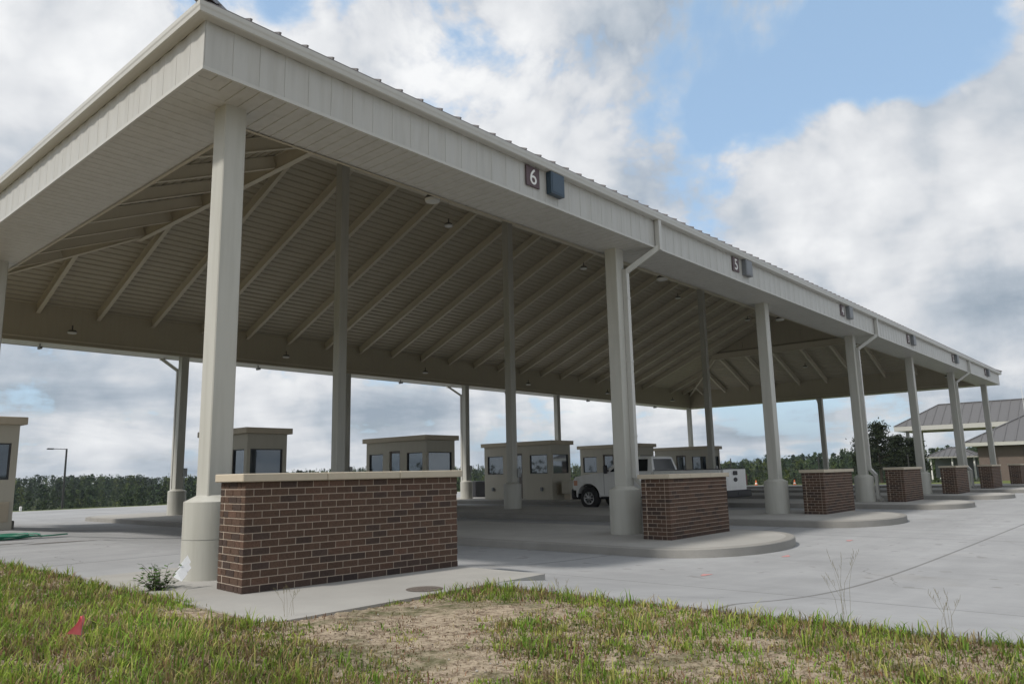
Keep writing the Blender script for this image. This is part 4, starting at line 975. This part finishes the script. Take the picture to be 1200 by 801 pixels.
C_ = np.repeat(np.array([[.42, .36, .30], [.30, .25, .21], [.50, .47, .43], [.20, .15, .12]])[rs_.integers(0, 4, n_)], 6, 0); tag(npmesh('pebbles', M['leaf'], V_, F_, C_), 'small pebbles scattered over the bare soil', 'pebbles', None, 'stuff')
n_ = 16000; a_ = .85 + (rs_.random(n_) - .5) * 1.4; r_ = 2.2 + 8 * rs_.random(n_) ** 1.2; x_ = r_ * np.sin(a_); y_ = r_ * np.cos(a_); k_ = ~inside_pave(x_, y_, .12) & (x_ < 6.15) & (y_ < 9) & (nz(x_, y_, 1.7, 4.) + .5 * rs_.random(n_) > .0); x_, y_ = x_[k_], y_[k_]; n_ = len(x_)
t_ = rs_.random(n_) * 6.283; ln_ = .006 + .022 * rs_.random(n_); w_ = .0015 + .004 * rs_.random(n_); z_ = terrain(x_, y_) + .003 + .006 * rs_.random(n_); d_ = np.stack([np.cos(t_), np.sin(t_), .3 * (rs_.random(n_) - .5)], 1) * ln_[:, None]; q_ = np.stack([-np.sin(t_), np.cos(t_), .2 * rs_.random(n_)], 1) * w_[:, None]; c_ = np.stack([x_, y_, z_], 1)
V_ = np.stack([c_ - d_, c_ - q_, c_ + d_, c_ + q_], 1).reshape(-1, 3); C_ = np.repeat(np.array([[.13, .09, .065], [.07, .05, .04], [.26, .20, .14], [.34, .28, .20], [.17, .10, .07]])[rs_.integers(0, 5, n_)], 4, 0); tag(npmesh('leaf_litter', M['leaf'], V_, np.arange(len(V_)).reshape(-1, 4), C_), 'dead brown litter lying on the bare soil', 'litter', None, 'stuff')
# tall seed stalks at the kerb on the right
def stalks(x, y, n, h, label, seed):
    rs = random.Random(seed); r = empty('tall_grass', (x, y, 0), label, 'wild grass'); m = MB(); s = MB()
    for k in range(n):
        a = rs.uniform(0, 6.28); ln = rs.uniform(.08, .35) * h; hh = h * rs.uniform(.65, 1.05); bx, by = rs.uniform(-.06, .06), rs.uniform(-.06, .06)
        tip = (bx + math.cos(a) * ln, by + math.sin(a) * ln, hh); m.tube([(bx, by, -.03), (bx + math.cos(a) * ln * .25, by + math.sin(a) * ln * .25, hh * .55), tip], .0011, 4, r1=.0006)
        for q in range(6):
            t = Vector((bx + math.cos(a) * ln * .6, by + math.sin(a) * ln * .6, hh * .8)).lerp(Vector(tip), q / 5); b = Vector((rs.uniform(-.012, .012), rs.uniform(-.012, .012), rs.uniform(.015, .035))); s.tube([t, t + b], .0012, 4, r1=.0006)
    M.setdefault('stalk', plain('dry_stalk', (.17, .15, .07), .9)); m.build('stems', M['stalk'], r); s.build('seed_heads', M['stalk'], r)
stalks(6.03, 2.05, 7, .52, 'tall thin seed stalks at the pavement edge lower right', 1)
stalks(5.95, 1.35, 6, .30, 'short seed stalks at the pavement edge near the right border', 2)
stalks(5.0, 3.9, 5, .34, 'sparse dry stalks in the grass near lower centre', 3)
stalks(3.75, 5.9, 6, .30, 'sparse dry stalks in front of the nearest brick wall', 4)
# leafy weed by the near column
r = empty('leafy_weed', (3.80, 8.5, .0), 'leafy green weed growing at the slab edge left of the near column', 'weed'); m = MB(); lv = MB(); rs = random.Random(9)
for k in range(34):
    a = rs.uniform(0, 6.28); ln = rs.uniform(.06, .30); hh = rs.uniform(.10, .36); p0 = Vector((rs.uniform(-.1, .1), rs.uniform(-.1, .1), -.02)); e = p0 + Vector((math.cos(a) * ln, math.sin(a) * ln, hh)); m.tube([p0, p0.lerp(e, .5) + Vector((0, 0, .04)), e], .004, 5, r1=.002)
    for q in range(9):
        c = p0.lerp(e, .3 + .75 * q / 9); b = rs.uniform(0, 6.28); d = Vector((math.cos(b), math.sin(b), rs.uniform(-.3, .5))) * rs.uniform(.05, .085); w = Vector((-math.sin(b), math.cos(b), 0)) * .024; s = rs.uniform(.6, 1.3); lv.face([c, c + d * .5 + w, c + d, c + d * .5 - w], (.10 * s, .19 * s, .045 * s))
m.build('stems', M['bark'], r); lv.build('leaves', M['grass'], r); r.scale = (.8, .8, .8)

# ------------------------------------------------------------------ air
hz = MB(); hz.box(-1500, 1500, -1500, 1500, -12, 40); hm = bpy.data.materials.new('haze'); hm.use_nodes = True; hn = hm.node_tree
for n_ in list(hn.nodes):
    if n_.type != 'OUTPUT_MATERIAL': hn.nodes.remove(n_)
pv = hn.nodes.new('ShaderNodeVolumePrincipled'); pv.inputs['Color'].default_value = (.78, .86, .95, 1); pv.inputs['Density'].default_value = .00022; pv.inputs['Anisotropy'].default_value = .2
hn.links.new(pv.outputs[0], [n_ for n_ in hn.nodes if n_.type == 'OUTPUT_MATERIAL'][0].inputs['Volume'])
tag(hz.build('haze', hm), 'thin pale haze over the distant woods', 'haze', None, 'stuff')

# ------------------------------------------------------------------ light, sky, camera
SUN_EL, SUN_AZ = R_(50), R_(-76)       # azimuth from +Y towards +X
sd = Vector((math.cos(SUN_EL) * math.sin(SUN_AZ), math.cos(SUN_EL) * math.cos(SUN_AZ), math.sin(SUN_EL)))
sl = bpy.data.lights.new('sun', 'SUN'); sl.energy = 2.9; sl.angle = R_(4); sl.color = (1, .95, .88); so = bpy.data.objects.new('sun', sl); col.objects.link(so)
so.rotation_euler = (-sd).to_track_quat('-Z', 'Y').to_euler(); so.location = (0, 0, 60)
w = bpy.data.worlds.new('World'); scene.world = w; w.use_nodes = True; nt = w.node_tree
for n in list(nt.nodes): nt.nodes.remove(n)
out = N(nt, 'ShaderNodeOutputWorld'); sky = N(nt, 'ShaderNodeTexSky'); sky.sky_type = 'NISHITA'; sky.sun_disc = False; sky.sun_elevation = SUN_EL; sky.sun_rotation = SUN_AZ
sky.air_density = 1.0; sky.dust_density = 2.5; sky.ozone_density = 1.2
bg1 = N(nt, 'ShaderNodeBackground'); bg1.inputs[1].default_value = .15; L(nt, sky.outputs[0], bg1.inputs[0])
tc = N(nt, 'ShaderNodeTexCoord'); dirv = tc.outputs['Generated']
sp = N(nt, 'ShaderNodeSeparateXYZ'); L(nt, dirv, sp.inputs[0])
den = mth(nt, 'ADD', mth(nt, 'MAXIMUM', sp.outputs[2], 0), .16)
cmb = N(nt, 'ShaderNodeCombineXYZ'); L(nt, mth(nt, 'DIVIDE', sp.outputs[0], den), cmb.inputs[0]); L(nt, mth(nt, 'DIVIDE', sp.outputs[1], den), cmb.inputs[1]); cmb.inputs[2].default_value = 3.3
n1 = noise(nt, 1.15, 8, .60, cmb.outputs[0], .15); n2 = noise(nt, 1.0, 7, .58, cmb.outputs[0], .3)
n3 = noise(nt, 5.5, 7, .62, dirv, .3); n4 = noise(nt, 2.2, 4, .5, dirv)
def blob(d, lo, hi):
    vm = N(nt, 'ShaderNodeVectorMath', operation='DOT_PRODUCT'); L(nt, dirv, vm.inputs[0]); vm.inputs[1].default_value = Vector(d).normalized()
    mr = N(nt, 'ShaderNodeMapRange', interpolation_type='SMOOTHSTEP'); L(nt, vm.outputs['Value'], mr.inputs[0]); mr.inputs[1].default_value = math.cos(R_(lo)); mr.inputs[2].default_value = math.cos(R_(hi)); return mr.outputs[0]
CAM = dict(yaw=.85, pitch=.173, roll=-.022, F=882.68)
f = Vector((math.sin(CAM['yaw']) * math.cos(CAM['pitch']), math.cos(CAM['yaw']) * math.cos(CAM['pitch']), math.sin(CAM['pitch'])))
r0 = Vector((math.cos(CAM['yaw']), -math.sin(CAM['yaw']), 0)); u0 = r0.cross(f); c_, s_ = math.cos(CAM['roll']), math.sin(CAM['roll'])
rt = r0 * c_ + u0 * s_; up = -r0 * s_ + u0 * c_
# sky openings and the big cumulus bank, by compass bearing and elevation (degrees)
def bear(azd, eld): a, e = R_(azd), R_(eld); return (math.sin(a) * math.cos(e), math.cos(a) * math.cos(e), math.sin(e))
GAPS = [(60, 25, 6, 1, .13), (68, 24, 6, 1, .17), (27, 31, 6, 1, .26), (33, 35, 5, 1, .14), (79, 28, 8, 2, .28), (18, 27, 4, 1, .14), (63, 17, 6, 1, .20), (53, 29, 5, 1, .09), (72, 6, 10, 3, .06)]
cov = n1; cov = mth(nt, 'ADD', mth(nt, 'MULTIPLY', n1, .95), mth(nt, 'MULTIPLY', n3, .95)); vo = N(nt, 'ShaderNodeTexVoronoi', feature='F1'); vo.inputs['Scale'].default_value = 7.5; vo.inputs['Detail'].default_value = 2.5; vo.inputs['Roughness'].default_value = .55; vo.normalize = True
vd = N(nt, 'ShaderNodeVectorMath', operation='ADD'); L(nt, dirv, vd.inputs[0]); vn = N(nt, 'ShaderNodeTexNoise'); vn.inputs['Scale'].default_value = 9; vn.inputs['Detail'].default_value = 3; L(nt, dirv, vn.inputs['Vector']); vs2 = N(nt, 'ShaderNodeVectorMath', operation='SCALE'); L(nt, vn.outputs[1], vs2.inputs[0]); vs2.inputs['Scale'].default_value = .07; L(nt, vs2.outputs[0], vd.inputs[1]); L(nt, vd.outputs[0], vo.inputs['Vector'])
puff = mth(nt, 'MULTIPLY', mth(nt, 'SUBTRACT', .30, vo.outputs['Distance']), .55)
cov = mth(nt, 'ADD', cov, -.27); cov = mth(nt, 'ADD', cov, puff)
for azd, eld, lo, hi, am in GAPS: cov = mth(nt, 'SUBTRACT', cov, mth(nt, 'MULTIPLY', blob(bear(azd, eld), lo, hi), am))
CUM = [(52, 24, 7, 1, .05), (75.5, 17, 10, 5, .22), (82, 13, 12, 5, .25), (70, 13, 8, 3, .15)]
for azd, eld, lo, hi, am in CUM: cov = mth(nt, 'ADD', cov, mth(nt, 'MULTIPLY', blob(bear(azd, eld), lo, hi), am))
cm = N(nt, 'ShaderNodeMapRange', interpolation_type='SMOOTHSTEP'); L(nt, cov, cm.inputs[0]); cm.inputs[1].default_value = .42; cm.inputs[2].default_value = .66; cm.inputs[3].default_value = .42
# cloud tone: white tops, blue grey undersides, greyer low down and in the eastern bank
tone = mth(nt, 'ADD', mth(nt, 'MULTIPLY', n2, .58), mth(nt, 'MULTIPLY', n3, .42))
tone = mth(nt, 'ADD', tone, mth(nt, 'MULTIPLY', puff, 1.0))
for azd, eld, lo, hi, am in [(83, 8, 10, 3, -.08), (77, 18, 9, 3, .05), (70, 14, 6, 1, .02), (56, 38, 14, 4, -.07), (73, 19, 6, 2, .07), (47, 23, 12, 3, .12), (17, 30, 10, 3, .06), (22, 16, 8, 3, .10), (50, 7, 8, 2, .04), (17, 6, 6, 1, -.06)]:
    tone = mth(nt, 'ADD', tone, mth(nt, 'MULTIPLY', blob(bear(azd, eld), lo, hi), am))
cc = ramp(nt, tone, [(.34, (.30, .36, .43)), (.44, (.46, .51, .57)), (.53, (.66, .68, .71)), (.66, (.86, .87, .88))])
cc = mixc(nt, mth(nt, 'MULTIPLY', mth(nt, 'SUBTRACT', cm.outputs[0], .42), 2.2, clamp=True), (.50, .74, 1.0), cc)
bg2 = N(nt, 'ShaderNodeBackground'); L(nt, cc, bg2.inputs[0]); bg2.inputs[1].default_value = 1.0
mx = N(nt, 'ShaderNodeMixShader'); L(nt, cm.outputs[0], mx.inputs[0]); L(nt, bg1.outputs[0], mx.inputs[1]); L(nt, bg2.outputs[0], mx.inputs[2]); L(nt, mx.outputs[0], out.inputs[0])

cam = bpy.data.cameras.new('camera'); co = bpy.data.objects.new('camera', cam); col.objects.link(co); scene.camera = co
cam.sensor_fit = 'HORIZONTAL'; cam.sensor_width = 36; cam.lens = CAM['F'] / 1200 * 36; cam.clip_start = .05; cam.clip_end = 6000
mw = Matrix(((rt.x, up.x, -f.x, 0), (rt.y, up.y, -f.y, 0), (rt.z, up.z, -f.z, 1.15), (0, 0, 0, 1))); co.matrix_world = mw
vs = scene.view_settings; vs.view_transform = 'Standard'; vs.look = 'None'; vs.exposure = .14; vs.gamma = 1; vs.use_curve_mapping = False
scene.cycles.max_bounces = 6; scene.cycles.diffuse_bounces = 4
